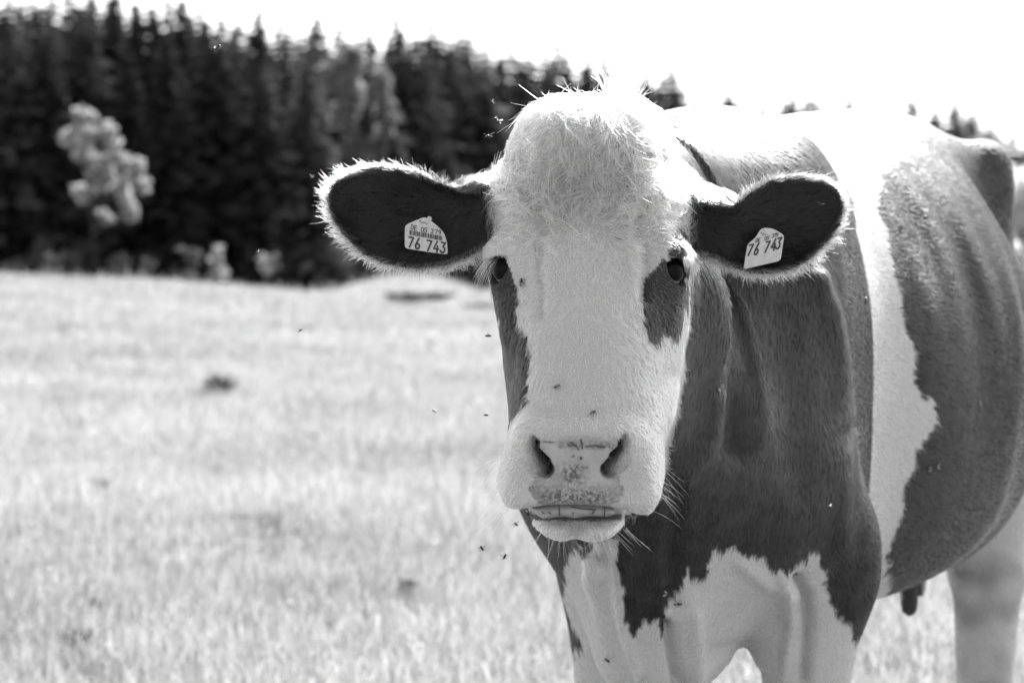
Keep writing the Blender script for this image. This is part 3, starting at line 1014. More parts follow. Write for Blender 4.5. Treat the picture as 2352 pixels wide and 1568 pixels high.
    pts = grow(P, Nn, D, L, lift, curl, 6, 0.0, 50.0, lk, cell, np.where(fm, np.where(v < 560, 0.9, 0.75), np.where(ear, np.where(q < 0.010, 0.4, 0.8), 0.10)), np.where(fm, np.interp(v, [250, 420, 560, 700], [0.35, 0.6, 0.55, 0.22]), np.where(ear, 0.2, 0.03)), np.where(fm, np.interp(v, [250, 330, 560, 640, 800], [0.6, 1.3, 1.3, 0.5, 0.25]), 0.1))
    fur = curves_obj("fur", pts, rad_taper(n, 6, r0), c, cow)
    tag(fur, kind="stuff")


# ---------------------------------------------------------------- eyes, tongue, whiskers, lashes
def sphere_mesh(name, c, r, nu=20, nv=12, mat=None, pole=None, cap=None):
    """uv sphere about c; with pole/cap (cosine) only the cap around the pole"""
    pole = np.array([0, 0, 1.0]) if pole is None else unit(np.asarray(pole, float))
    a = np.array([1.0, 0, 0]) if abs(pole[0]) < 0.8 else np.array([0, 1.0, 0])
    e1 = unit(np.cross(pole, a)); e2 = np.cross(pole, e1)
    th = np.linspace(0, math.pi if cap is None else math.acos(cap), nv + 1)
    ph = np.linspace(0, 2 * math.pi, nu, endpoint=False)
    r = np.ones(3) * r
    Vv = []
    for t in th:
        for p in ph:
            Vv.append(c + r * (pole * math.cos(t) + math.sin(t) * (e1 * math.cos(p) + e2 * math.sin(p))))
    Fq = []
    for i in range(nv):
        for j in range(nu):
            Fq.append([i * nu + j, (i + 1) * nu + j, (i + 1) * nu + (j + 1) % nu, i * nu + (j + 1) % nu])
    m = mesh_np(name, np.array(Vv), np.array(Fq), 4)
    if mat: m.materials.append(mat)
    return m


def tube(pts, rads, sides=6):
    """closed tube along points -> verts, quads"""
    pts = np.asarray(pts, float)
    n = len(pts)
    Vv, Fq = [], []
    tang = np.gradient(pts, axis=0)
    tang = unit(tang)
    ref = np.array([0.3, 0.2, 1.0]) if abs(tang[0][2]) < 0.9 else np.array([1.0, 0.2, 0.1])
    for i in range(n):
        e1 = unit(np.cross(tang[i], ref)); e2 = np.cross(tang[i], e1)
        for k in range(sides):
            a = 2 * math.pi * k / sides
            Vv.append(pts[i] + rads[i] * (e1 * math.cos(a) + e2 * math.sin(a)))
    for i in range(n - 1):
        for k in range(sides):
            Fq.append([i * sides + k, i * sides + (k + 1) % sides, (i + 1) * sides + (k + 1) % sides, (i + 1) * sides + k])
    b = len(Vv); Vv.append(pts[0]); Vv.append(pts[-1])
    for k in range(sides):
        Fq.append([b, (k + 1) % sides, k, k])
        o = (n - 1) * sides
        Fq.append([b + 1, o + k, o + (k + 1) % sides, o + (k + 1) % sides])
    return np.array(Vv), [f if f[2] != f[3] else f[:3] for f in Fq]


def join(parts):
    Vs, Fs, o = [], [], 0
    for v, f in parts:
        Vs.append(np.asarray(v)); Fs += [[i + o for i in q] for q in f]; o += len(v)
    return np.concatenate(Vs), Fs


def mesh_poly(name, Vv, Fs, mat=None, smooth=True):
    m = mesh_np(name, Vv, np.concatenate([np.asarray(f) for f in Fs]), [len(f) for f in Fs], smooth)
    if mat: m.materials.append(mat)
    return m


for i, (c0, e) in enumerate(EYE):
    ey = link("eye", sphere_mesh("eye", c0 - e * 0.0065, 0.0195, 36, 24, M_EYE), None, cow)
    ax = unit(e + np.array([-0.42 if i == 0 else 0.36, 0.0, 0.26]))
    link("iris", sphere_mesh("iris", c0 - e * 0.0065, 0.0200, 32, 12, M_IRIS, ax, 0.62), None, ey)

# tongue pressed between the lips, with scraps of grass on it
tv, tf = [], []
NU, NV = 24, 10
for i in range(NU + 1):
    uu = 1222 + (1412 - 1222) * i / NU
    top = np.interp(uu, [1222, 1284, 1340, 1394, 1412], [1160, 1150, 1149, 1155, 1164])
    bot = np.interp(uu, [1222, 1243, 1273, 1325, 1383, 1412], [1172, 1190, 1195, 1190, 1195, 1180])
    for j in range(NV + 1):
        a = j / NV
        bow = math.sin(a * math.pi) ** 0.6 * 0.010 - 0.02 * ((uu - 1318) / 95) ** 2 * 0.6
        tv.append(W(uu, top + 4 + (bot - top - 4) * a, 2.824 - bow))
for i in range(NU):
    for j in range(NV):
        a = i * (NV + 1) + j
        tf.append([a, a + 1, a + NV + 2, a + NV + 1])
bk = len(tv)
tv2 = [p + np.array([0, 0.03, 0]) for p in tv]
tf2 = [[q + bk for q in f[::-1]] for f in tf]
rim = [i * (NV + 1) for i in range(NU + 1)] + [NU * (NV + 1) + j for j in range(1, NV + 1)] + [i * (NV + 1) + NV for i in range(NU - 1, -1, -1)] + list(range(NV - 1, 0, -1))
ring = [[rim[k], rim[(k + 1) % len(rim)], rim[(k + 1) % len(rim)] + bk, rim[k] + bk] for k in range(len(rim))]
tongue = link("tongue", mesh_poly("tongue", np.array(tv + tv2), tf + tf2 + ring, M_TONGUE), None, cow)
for pts in ([(1285, 1153), (1284, 1170), (1285, 1184)], [(1388, 1161), (1390, 1172), (1387, 1186)], [(1312, 1163), (1335, 1168), (1363, 1170)],
            [(1368, 1168), (1360, 1180)], [(1244, 1174), (1247, 1179), (1252, 1180)], [(1316, 1176), (1316, 1184)], [(1258, 1176), (1266, 1179)]):
    pp = [W(a, b, 2.8125 + 0.012 * ((a - 1318) / 95) ** 2) for a, b in pts]
    v_t, f_t = tube(pp, [0.0006] * len(pp), 5)
    link("grass_scrap", mesh_poly("grass_scrap", v_t, f_t, M_STRAW), None, tongue)
# chewed grass stuck to the nose


def front_hit(u, v, dmax=9.0, dmin=0.0):
    """nearest hide vertex to a direction: point and normal"""
    m = (np.abs(pu - u) < 14) & (np.abs(pv - v) < 14) & (V[:, 1] < dmax) & (V[:, 1] > dmin)
    ids = np.nonzero(m)[0]
    if len(ids) == 0:
        return W(u, v, 3.5), np.array([0, -1.0, 0])
    fr = ids[-(N[ids] * unit(V[ids] - np.array([0, 0, CAMH]))).sum(1) > 0.05]
    ids = fr if len(fr) else ids
    near = ids[V[ids, 1] < V[ids, 1].min() + 0.06]
    k = near[np.argmin((pu[near] - u) ** 2 + (pv[near] - v) ** 2)]
    return W(u, v, V[k, 1]), N[k]


pu, pv = proj(V)
for (u0, v0, u1, v1, r) in ((1247, 1013, 1277, 1016, 1.2), (1310, 1014, 1322, 1024, 2.6), (1322, 1020, 1330, 1034, 2.2), (1334, 1008, 1338, 1030, 3.0), (1346, 1025, 1374, 1022, 2.6),
                            (1372, 1024, 1390, 1027, 3.4), (1313, 1050, 1320, 1044, 1.3), (1322, 1074, 1329, 1065, 1.2), (1334, 1071, 1342, 1074, 1.2), (1348, 1070, 1349, 1076, 1.8),
                            (1334, 1048, 1335, 1055, 4.0), (1304, 1020, 1311, 1026, 1.8)):
    a, na = front_hit(u0, v0, 2.95); b, nb = front_hit(u1, v1, 2.95)
    a[1] -= 0.0012; b[1] -= 0.0012
    v_t, f_t = tube([a, (a + b) / 2 - np.array([0, 0.0006, 0]), b], [r * 0.0005 * 0.5, r * 0.0005, r * 0.0005 * 0.4], 6)
    link("grass_scrap", mesh_poly("grass_scrap", v_t, f_t, M_STRAW), None, cow)

if FUR:
    # eyelashes
    for i, (base, tip, nn, col) in enumerate((((1140, 592), (1098, 642), 46, 0.75), ((1568, 584), (1592, 632), 46, 0.75))):
        pts = []
        for k in range(nn):
            f = rng.random()
            p0 = W(base[0] + (f - 0.5) * 26 * (1 if i == 0 else 0.8), base[1] + (f - 0.5) * -6 + rng.normal(0, 2), (2.905 if i == 0 else 2.90) + rng.normal(0, 0.003))
            p1 = W(tip[0] + (f - 0.5) * 34 + rng.normal(0, 5), tip[1] + (f - 0.5) * 20 + rng.normal(0, 7), 2.885 + rng.normal(0, 0.004))
            tt = np.linspace(0, 1, 6)[:, None]
            pts.append(p0 + (p1 - p0) * tt + np.array([0, -0.008, 0.006]) * np.sin(tt * math.pi))
        curves_obj("eyelashes", np.array(pts), rad_taper(nn, 6, 0.00030), np.full(nn, col), cow)
    # brow tuft over each eye
    # whiskers
    pts = []
    for (ub, vb, sg) in ((1165, 1110, -1), (1500, 1120, 1)):
        for k in range(17):
            u0, v0 = ub + sg * rng.uniform(-10, 12), vb + rng.uniform(-75, 62)
            p, nn_ = front_hit(u0, v0, 3.0)
            dr_ = np.array([sg * rng.uniform(0.5, 1.0), -0.4, rng.uniform(-0.9, 0.25)])
            Lw = rng.uniform(0.018, 0.048)
            tt = np.linspace(0, 1, 6)[:, None]
            pts.append(p + unit(dr_) * Lw * tt + np.array([0, 0, -0.012]) * tt * tt)
    for k in range(34):
        u0, v0 = rng.uniform(1245, 1440), rng.uniform(1205, 1228)
        p, nn_ = front_hit(u0, v0, 3.0)
        dr_ = np.array([(u0 - 1310) / 130 + rng.normal(0, 0.2), -0.3, -1.0])
        tt = np.linspace(0, 1, 6)[:, None]
        pts.append(p + unit(dr_) * rng.uniform(0.012, 0.045) * tt)
    curves_obj("whiskers", np.array(pts), rad_taper(len(pts), 6, 0.00016), np.full(len(pts), 0.85), cow)
    # forelock: long hair falling from the poll, with a tuft sticking up
    nf = 4200
    u0 = np.clip(rng.normal(1362, 78, nf), 1205, 1530); v0 = rng.uniform(222, 330, nf) ** 1.0
    v0 = np.where(rng.random(nf) < 0.6, rng.uniform(218, 262, nf), v0)
    hid = np.nonzero((V[:, 1] < 3.06) & (pv > 205) & (pv < 350) & (pu > 1180) & (pu < 1550) & (N[:, 1] < 0.35))[0]
    kk = rng.choice(hid, nf, p=(lambda w_: w_ / w_.sum())(np.exp(-((pv[hid] - 235) / 60.0) ** 2) + 0.05))
    P0, N0 = V[kk].astype(float) + rng.normal(0, 0.0015, (nf, 3)), N[kk].astype(float)
    uu, vv = pu[kk], pv[kk]
    Df = np.stack([0.55 * (uu - 1358) / 110 + rng.normal(0, 0.25, nf), -0.35 * np.ones(nf), -0.9 * np.ones(nf)], 1)
    Lk = rng.uniform(0.018, 0.066, nf) * np.interp(np.abs(uu - 1355), [0, 70, 120, 170], [1.1, 0.85, 0.4, 0.22])
    pts = grow(P0, N0, Df, Lk, rng.uniform(0.15, 0.4, nf), rng.normal(0, 0.16, nf) + 0.5 * noise(P0, 17, 2), 7, 0.45, 40.0, 0.5, np.full(nf, 0.012), 0.85, 0.4, 0.7)
    # a few hairs stand up
    nu_ = 260
    hid2 = np.nonzero((V[:, 1] < 3.04) & (pv < 238) & (pu > 1225) & (pu < 1510))[0]
    wt = np.exp(-((pu[hid2] - 1425) / 18.0) ** 2) + 0.05
    kk = rng.choice(hid2, nu_, p=wt / wt.sum())
    tuft = np.abs(pu[kk] - 1425) < 40
    Du = np.stack([np.where(tuft, (pu[kk] - 1420) / 60 + rng.normal(-0.05, 0.12, nu_), (pu[kk] - 1360) / 120 + rng.normal(0, 0.5, nu_)), rng.normal(0, 0.2, nu_), np.where(tuft, 1.0, 0.6)], 1)
    Lu = np.where(tuft, rng.uniform(0.018, 0.042, nu_), rng.uniform(0.010, 0.020, nu_))
    tt = np.linspace(0, 1, 7)[None, :, None]
    P1 = V[kk].astype(float)
    up_ = P1[:, None, :] + unit(Du)[:, None, :] * Lu[:, None, None] * tt + (rng.normal(0, 0.006, (nu_, 1, 3)) * tt * tt)
    pts = np.concatenate([pts, up_])
    na = len(pts)
    curves_obj("forelock", pts, rad_taper(na, 7, 0.00046), np.clip(0.52 * rng.normal(1, 0.25, na), 0, 0.92), cow)

# ---------------------------------------------------------------- ear tags
GLYPH = {
    '7': [[(.05, .95), (.88, .95), (.32, .03)]],
    '6': [[(.62, 1.0), (.18, .42), (.14, .25), (.25, .08), (.5, .02), (.76, .09), (.86, .27), (.74, .45), (.5, .5), (.24, .44)]],
    '4': [[(.6, 1.0), (.08, .3), (.95, .3)], [(.72, .58), (.72, .0)]],
    '3': [[(.08, .95), (.84, .95), (.48, .58), (.76, .47), (.86, .26), (.7, .06), (.45, .02), (.2, .06), (.06, .18)]],
    '0': [[(.5, 1), (.18, .85), (.1, .5), (.18, .15), (.5, 0), (.82, .15), (.9, .5), (.82, .85), (.5, 1)]],
    '5': [[(.85, 1), (.2, 1), (.15, .58), (.5, .64), (.82, .5), (.86, .25), (.65, .04), (.35, .0), (.1, .12)]],
    '9': [[(.82, .62), (.55, .46), (.22, .54), (.14, .78), (.35, .97), (.65, .97), (.84, .8), (.8, .4), (.55, .0)]],
    'D': [[(.15, 0), (.15, 1), (.5, 1), (.82, .8), (.88, .5), (.82, .2), (.5, 0), (.15, 0)]],
    'E': [[(.9, 1), (.15, 1), (.15, 0), (.9, 0)], [(.15, .52), (.75, .52)]]}


def stroke(pts, w):
    """flat ribbon with round ends in 2D -> verts, faces"""
    pts = np.asarray(pts, float)
    Vv, Fq = [], []
    for a, b in zip(pts[:-1], pts[1:]):
        e = b - a
        L_ = np.hypot(*e)
        if L_ < 1e-9: continue
        e = e / L_; n_ = np.array([-e[1], e[0]])
        o = len(Vv)
        ring_ = []
        for k in range(7):
            an = math.pi / 2 + math.pi * k / 6
            ring_.append(a + w / 2 * (e * math.cos(an) + n_ * math.sin(an)))
        for k in range(7):
            an = -math.pi / 2 + math.pi * k / 6
            ring_.append(b + w / 2 * (e * math.cos(an) + n_ * math.sin(an)))
        Vv += ring_
        Fq.append(list(range(o, o + 14)))
    return Vv, Fq


def ear_tag(outline, digits, small, bars, squig, d0, slope, label):
    """outline and print in photograph pixels, laid on a plane at depth d0 with a slope"""
    cu, cv = np.mean([p[0] for p in outline]), np.mean([p[1] for p in outline])
    pl = lambda u, v, off=0.0: W(u, v, d0 + slope[0] * (u - cu) + slope[1] * (v - cv) - off)
    d0 = min(front_hit(p[0], p[1], 3.1, 2.9)[0][1] for p in outline + [(cu, cv)]) - 0.004
    C0 = pl(cu, cv)
    # rounded outline
    o = np.array(outline, float)
    nx_, pv_ = np.roll(o, -1, 0), np.roll(o, 1, 0)
    a_ = o + (pv_ - o) * np.minimum(0.35, 7.0 / np.linalg.norm(pv_ - o, axis=1))[:, None]
    b_ = o + (nx_ - o) * np.minimum(0.35, 7.0 / np.linalg.norm(nx_ - o, axis=1))[:, None]
    o = np.stack([a_, 0.25 * a_ + 0.5 * o + 0.25 * b_, b_], 1).reshape(-1, 2)
    n_ = len(o)
    T = 0.0016
    ins = np.array([cu, cv]) + (o - [cu, cv]) * 0.965
    Vv = [pl(*p, T) for p in ins] + [pl(*p, T * 0.5) for p in o] + [pl(*p, -T) for p in o]
    Fs = [list(range(n_))[::-1]] + [list(range(2 * n_, 3 * n_))]
    for k in range(n_):
        k2 = (k + 1) % n_
        Fs.append([k, k2, n_ + k2, n_ + k]); Fs.append([n_ + k, n_ + k2, 2 * n_ + k2, 2 * n_ + k])
    m = mesh_poly("ear_tag", np.array(Vv) - C0, Fs, M_TAG, False)
    t = link("ear_tag", m)
    t.location = C0
    tag(t, label, "ear tag", "numbered plastic tags in the cow's ears")
    # button that holds it
    def glyphs(name, items):
        for ch, bl, up, ri, w in items:
            parts = []
            for st in GLYPH[ch]:
                P2 = [np.array(bl) + np.array(ri) * x + np.array(up) * y for x, y in st]
                vv, ff = stroke(P2, w)
                parts.append((np.array([pl(p[0], p[1], T + 0.0004) for p in vv]) - C0, ff))
            Vg, Fg = join(parts)
            link(name, mesh_poly(name, Vg, Fg, M_INK, False), None, t)
    glyphs("digit", digits)
    glyphs("small_character", small)
    if bars:
        a, b, h = np.array(bars[0], float), np.array(bars[1], float), np.array(bars[2], float)
        parts, x = [], 0.0
        r2 = np.random.default_rng(3)
        while x < 0.985:
            wd = r2.choice([0.014, 0.014, 0.03, 0.045])
            p0, p1 = a + (b - a) * x, a + (b - a) * min(1, x + wd)
            parts.append((np.array([pl(*q, T + 0.0004) for q in (p0, p1, p1 + h, p0 + h)]) - C0, [[0, 1, 2, 3]]))
            x += wd + r2.choice([0.010, 0.012, 0.022])
        Vg, Fg = join(parts)
        link("barcode", mesh_poly("barcode", Vg, Fg, M_INK, False), None, t)
    Vg, Fg = join([(np.array([pl(p[0], p[1], T + 0.0004) for p in vv]) - C0, ff) for vv, ff in [stroke(squig, 1.1)]])
    link("script_mark", mesh_poly("script_mark", Vg, Fg, M_INK, False), None, t)
    # pin through the ear
    link("pin", sphere_mesh("pin", pl(cu + 4, min(p[1] for p in outline) + 5, T * 0.5) - C0, np.array([0.0032, 0.002, 0.0032]), 12, 6, M_TAG), None, t)


def mp(ox, oy, k): return lambda x, y: (ox + x * k, oy + y * k)


m1 = mp(890.0, 488.1, 0.07324)
dl1 = lambda ch, x, y: (ch, m1(x, y), (0.10 * 335 * .07324, -335 * .07324), (165 * .07324, 30 * .07324), 3.9)
ds1 = lambda ch, x, y: (ch, m1(x, y), (0.06 * 140 * .07324, -140 * .07324), (95 * .07324, 18 * .07324), 1.7)
pd, _ = front_hit(975, 545, 3.1)
ear_tag([m1(*p) for p in ((545, 400), (540, 1120), (1250, 1240), (1900, 1325), (1870, 900), (1760, 600), (1480, 340), (1180, 130), (850, 260))],
        [dl1('7', 635, 1085), dl1('6', 850, 1130), dl1('7', 1210, 1190), dl1('4', 1430, 1225), dl1('3', 1645, 1250)],
        [ds1('D', 725, 520), ds1('E', 830, 552), ds1('0', 1040, 595), ds1('5', 1145, 615), ds1('3', 1350, 648), ds1('7', 1480, 670), ds1('9', 1585, 685)],
        (m1(690, 700), m1(1730, 885), (0.0, -145 * .07324)), [m1(*p) for p in ((1000, 300), (1020, 240), (1060, 330), (1110, 290), (1150, 350), (1180, 300), (1230, 380), (1300, 320))],
        pd[1] - 0.012, (0.0, 0.00002), "pale ear tag with a barcode above the number 76 743")
m2 = mp(1682.4, 505.3, 0.08056)
dl2 = lambda ch, x, y: (ch, m2(x, y), (80 * .08056, -330 * .08056), (135 * .08056, -30 * .08056), 3.7)
ds2 = lambda ch, x, y: (ch, m2(x, y), (22 * .08056, -105 * .08056), (65 * .08056, -14 * .08056), 1.5)
pd, _ = front_hit(1755, 575, 3.1)
ear_tag([m2(*p) for p in ((820, 230), (640, 520), (420, 690), (310, 1410), (1370, 1160), (1478, 430), (1130, 230))],
        [dl2('7', 400, 1035), dl2('6', 590, 1010), dl2('7', 880, 945), dl2('4', 1075, 885), dl2('3', 1215, 840)],
        [ds2('D', 650, 640), ds2('E', 722, 625), ds2('0', 905, 585), ds2('5', 975, 570), ds2('3', 1115, 505), ds2('7', 1175, 495), ds2('9', 1235, 480)],
        None, [m2(*p) for p in ((800, 380), (830, 350), (850, 430), (890, 370), (920, 440), (960, 400), (1000, 420))],
        pd[1] - 0.013, (0.0, 0.00002), "pale ear tag without a barcode, only the number 76 743 and one small line")


# ---------------------------------------------------------------- meadow
def sstep(a, b, x):
    t = np.clip((x - a) / (b - a), 0, 1)
    return t * t * (3 - 2 * t)


VE_U = [-600, 0, 300, 600, 720, 850, 1200, 1700, 2400, 3000]
VE_V = [620, 628, 637, 655, 667, 664, 664, 650, 640, 640]


def D0(u):
    return np.interp(u, [-600, 0, 800, 1700, 2400, 3000], [104, 104, 108, 150, 170, 170])


def ground_z(x, y):
    x = np.asarray(x, float); y = np.asarray(y, float)
    yy = np.maximum(y, 4)
    u = CX + F * x / yy
    d0 = D0(u)
    zed = CAMH - (np.interp(u, VE_U, VE_V) - HV) / F * d0
    z = zed * sstep(0.12, 1.0, yy / d0)
    z = z + 0.035 * np.maximum(yy - d0 - 3, 0) * np.clip((260 - yy) / 60 + 1, 0, 1) * 0.6
    z = z + 0.82 * np.exp(-((x + 3.1) / 2.3) ** 2 - ((y - 74) / 12.0) ** 2)
    z = z + 0.05 * np.sin(x * 0.9 + 1) * np.sin(y * 0.55) * sstep(8, 16, yy) * np.clip(1 - (yy - 90) / 20, 0, 1)
    return np.where(y < 6, 0.0, z)


def ramp(lo, hi, s0, g):
    out, x, st = [lo], lo, s0
    while x < hi:
        x += st; st *= g; out.append(x)
    return np.array(out)


gy_ = np.concatenate([np.arange(-40, 4, 4.0), ramp(4, 900, 0.8, 1.03)])
xr = ramp(0, 700, 0.35, 1.06)
gx_ = np.concatenate([-xr[::-1][:-1], xr])
XX, YY = np.meshgrid(gx_, gy_, indexing='ij')
GZv = ground_z(XX, YY)
nxg, nyg = XX.shape
ii = np.arange(nxg * nyg).reshape(nxg, nyg)
Qg = np.stack([ii[:-1, :-1], ii[1:, :-1], ii[1:, 1:], ii[:-1, 1:]], -1).reshape(-1, 4)
mg, nt, out = node_mat("meadow_ground")
bs = nt.nodes.new("ShaderNodeBsdfPrincipled"); bs.inputs["Roughness"].default_value = 0.9; bs.inputs["Specular IOR Level"].default_value = 0.1
tc = nt.nodes.new("ShaderNodeTexCoord")
n1 = nt.nodes.new("ShaderNodeTexNoise"); n1.inputs["Scale"].default_value = 0.55; n1.inputs["Detail"].default_value = 6
n2 = nt.nodes.new("ShaderNodeTexNoise"); n2.inputs["Scale"].default_value = 6.0; n2.inputs["Detail"].default_value = 4
mx = nt.nodes.new("ShaderNodeMath"); mx.operation = 'ADD'
mr = nt.nodes.new("ShaderNodeMapRange"); mr.inputs[1].default_value = 0.75; mr.inputs[2].default_value = 1.25; mr.inputs[3].default_value = 0.13; mr.inputs[4].default_value = 0.24
for n_ in (n1, n2): nt.links.new(tc.outputs["Object"], n_.inputs["Vector"])
nt.links.new(n1.outputs[0], mx.inputs[0]); nt.links.new(n2.outputs[0], mx.inputs[1])
nt.links.new(mx.outputs[0], mr.inputs[0]); nt.links.new(mr.outputs[0], bs.inputs["Base Color"]); nt.links.new(bs.outputs[0], out.inputs[0])
gr = link("ground", mesh_np("ground", np.stack([XX, YY, GZv], -1).reshape(-1, 3), Qg, 4), mg)
tag(gr, kind="structure")

M_GRASS = leaf_mat("grass_blade", 0.33, 0.41, "tone", 0.5)


def blades(x, y, h, w, tone, lean, name, mat):
    """curved blades: two quads and a tip each"""
    n = len(x)
    z = ground_z(x, y)
    a = rng.uniform(0, 2 * math.pi, n)
    la = rng.uniform(0, 2 * math.pi, n)
    wx, wy = np.cos(a) * w / 2, np.sin(a) * w / 2
    lx, ly = np.cos(la) * lean * h, np.sin(la) * lean * h
    Vb = np.zeros((n, 5, 3), np.float32)
    for i, (t, k) in enumerate(((0, 1.0), (0.55, 0.8))):
        cx, cy, cz = x + lx * t * t, y + ly * t * t, z + h * (t - 0.15 * lean * t * t) - (0.01 if i == 0 else 0)
        Vb[:, 2 * i] = np.stack([cx - wx * k, cy - wy * k, cz], 1)
        Vb[:, 2 * i + 1] = np.stack([cx + wx * k, cy + wy * k, cz], 1)
    Vb[:, 4] = np.stack([x + lx, y + ly, z + h * (1 - 0.25 * lean)], 1)
    base = np.arange(n)[:, None] * 5
    fl = np.concatenate([(base + [0, 1, 3, 2]), (base + [2, 3, 4])], 1).ravel()
    lt = np.tile([4, 3], n)
    m = mesh_np(name, Vb.reshape(-1, 3), fl, lt, True)
    m.materials.append(mat)
    set_attr(m, "tone", np.repeat(tone, 5))
    o = link(name, m)
    return tag(o, kind="stuff")


def scatter(n, y0, y1, mg_):
    """points with density falling like 1/y over the view and a margin"""
    y = np.exp(rng.uniform(math.log(y0), math.log(y1), n))
    x = rng.uniform(-1, 1, n) * (0.225 * y + mg_)
    return x, y


NG = int(540000 * DENS)
x, y = scatter(NG, 5.4, 95, 2.2)
P3 = np.stack([x, y, 0 * x], 1)
px_ = y / 2418.0
cl_ = noise(P3, 0.35, 1) * 0.5 + noise(P3, 1.1, 2) * 0.5
h = np.clip(rng.normal(0.072, 0.028, NG) * (1 + 0.55 * cl_), 0.02, 0.3) * np.interp(y, [6, 20, 90], [1, 1.2, 1.5])
w = np.maximum(0.0034, 0.60 * px_) * rng.uniform(0.7, 1.3, NG)
dk_ = np.clip(noise(P3, 0.8, 5) * 0.6 + noise(P3, 2.1, 6) * 0.5 - 0.45, 0, 1)
tone = np.clip(0.90 - 0.55 * dk_ + 0.14 * noise(P3, 0.22, 3) + 0.22 * cl_ + rng.normal(0, 0.28, NG), 0.15, 1.7)
blades(x, y, h, w, tone, rng.uniform(0.2, 1.1, NG), "grass", M_GRASS)
# nearer grass around the feet and towards the camera
nn_ = int(75000 * DENS)
x, y = rng.uniform(-3.4, 3.6, nn_), rng.uniform(1.5, 5.4, nn_)
blades(x, y, np.clip(rng.normal(0.07, 0.02, nn_), 0.02, 0.14), np.full(nn_, 0.0045), np.clip(rng.normal(0.85, 0.25, nn_), 0.2, 1.6), rng.uniform(0.2, 1.0, nn_), "short_grass", M_GRASS)
# seed stalks
ns = int(9000 * DENS)
x, y = scatter(ns, 6.5, 100, 0.9)
blades(x, y, rng.uniform(0.14, 0.30, ns) * np.interp(y, [6, 100], [0.8, 2.2]), np.maximum(0.0025, 0.5 * y / 2418), rng.uniform(0.6, 1.5, ns), rng.uniform(0.05, 0.45, ns), "grass_stalks", M_GRASS)

# small white flower heads in the grass
M_FLOWER = leaf_mat("flower_petal", 0.85, 0.85, None, 0.4)
nfw = 170
x, y = scatter(nfw, 6.8, 45, 0.5)
fv, ff = [], []
o0 = sphere_mesh("tmp", np.zeros(3), 1.0, 7, 4)
ov = np.zeros(len(o0.vertices) * 3, np.float32); o0.vertices.foreach_get("co", ov); ov = ov.reshape(-1, 3)
of = [list(p.vertices) for p in o0.polygons]
bpy.data.meshes.remove(o0)
zf = ground_z(x, y) + rng.uniform(0.05, 0.14, nfw)
Vf, Ff = join([(ov * np.array([1, 1, 0.7]) * rng.uniform(0.005, 0.011) + np.array([x[i], y[i], zf[i]]), of) for i in range(nfw)])
tag(link("meadow_flowers", mesh_poly("meadow_flowers", Vf, Ff, M_FLOWER)), kind="stuff")

# dark weed clumps and hollows in the meadow
M_WEED = leaf_mat("weed_leaf", 0.065, 0.065, None, 0.4)


def weed(u, v, size, label, n=70):
    d = 12.0
    for _ in range(40):                                     # the ground point seen there
        p = W(u, v, d)
        d = np.clip(d + (p[2] - ground_z(p[0], p[1])) * d * 0.35, 6, 100)
    p = W(u, v, d)
    bx, by, bz = p[0], p[1], float(ground_z(p[0], p[1]))
    e = empty("weed_clump", (bx, by, bz))
    tag(e, label, "weed", "dark weeds in the meadow")
    Vw, Fw = [], []
    for k in range(n):
        a = rng.uniform(0, 6.28); r_ = size * 0.5 * rng.random() ** 0.6
        b0 = np.array([math.cos(a) * r_ * 0.6, math.sin(a) * r_ * 0.6, 0.0])
        flat = size > 0.4
        r_ = r_ * (1.9 if flat else 1.0)
        hh = size * rng.uniform(0.35, 0.8) * (0.55 if flat else 1.0)
        tip = b0 + np.array([math.cos(a) * r_ * 1.0, math.sin(a) * r_ * 1.0, hh])
        md = (b0 + tip) / 2 + np.array([0, 0, hh * 0.15])
        sd = np.array([-math.sin(a), math.cos(a), 0.2]) * size * 0.11
        o_ = len(Vw)
        Vw += [b0, md - sd, tip, md + sd]; Fw.append([o_, o_ + 1, o_ + 2, o_ + 3])
    link("leaves", mesh_poly("leaves", np.array(Vw), Fw, M_WEED), None, e)
    v_t, f_t = tube([(0, 0, -0.02), (0, 0, size * 0.3), (size * 0.04, 0, size * 0.55)], [size * 0.04, size * 0.03, size * 0.015], 5)
    link("stem", mesh_poly("stem", v_t, f_t, M_WEED), None, e)


for a in ((505, 908, 0.25, "lone dark weed standing out in the middle of the bright meadow", 60), (186, 1506, 0.11, "small blackish weed low in the grass near the meadow's front corner", 46),
          (755, 1454, 0.065, "tiny dark weed in the near grass beyond the cow's chest", 24), (930, 1366, 0.08, "small grey-green weed in the near grass beside the cow's chest", 24),
          (937, 678, 0.62, "long dark low bush on the hillock below the tagged ear", 110), (1003, 689, 0.5, "second dark low bush on the hillock, right beside the long one", 90),
          (1103, 710, 0.42, "roundish dark bush on the hillock close to the cow's cheek", 80), (470, 914, 0.13, "flat dark weed just beside the lone weed in mid meadow", 30),
          (228, 1126, 0.10, "faint dark weed in the grass half way down the meadow", 24), (222, 1404, 0.07, "dark weed above the blackish weed in the near grass", 22)):
    weed(*a)

# ---------------------------------------------------------------- forest
M_SPRUCE = [leaf_mat("spruce_needles_dark", 0.055, 0.03, None, 0.35), leaf_mat("spruce_needles", 0.085, 0.05, None, 0.35), leaf_mat("spruce_needles_pale", 0.13, 0.09, None, 0.35)]
M_BARK = simple_mat("bark", 0.06, 0.9, var=0.02, scale=6)
M_PALE = leaf_mat("pale_leaves", 0.42, 0.54, None, 0.55)
M_DIM = leaf_mat("shrub_leaves", 0.16, 0.16, None, 0.45)
M_SUNLIT = leaf_mat("sunlit_leaves", 0.62, 0.85, None, 0.65)  # full sun on the bush put into a brighter leaf colour
M_MIDL = leaf_mat("birch_leaves", 0.24, 0.26, None, 0.5)


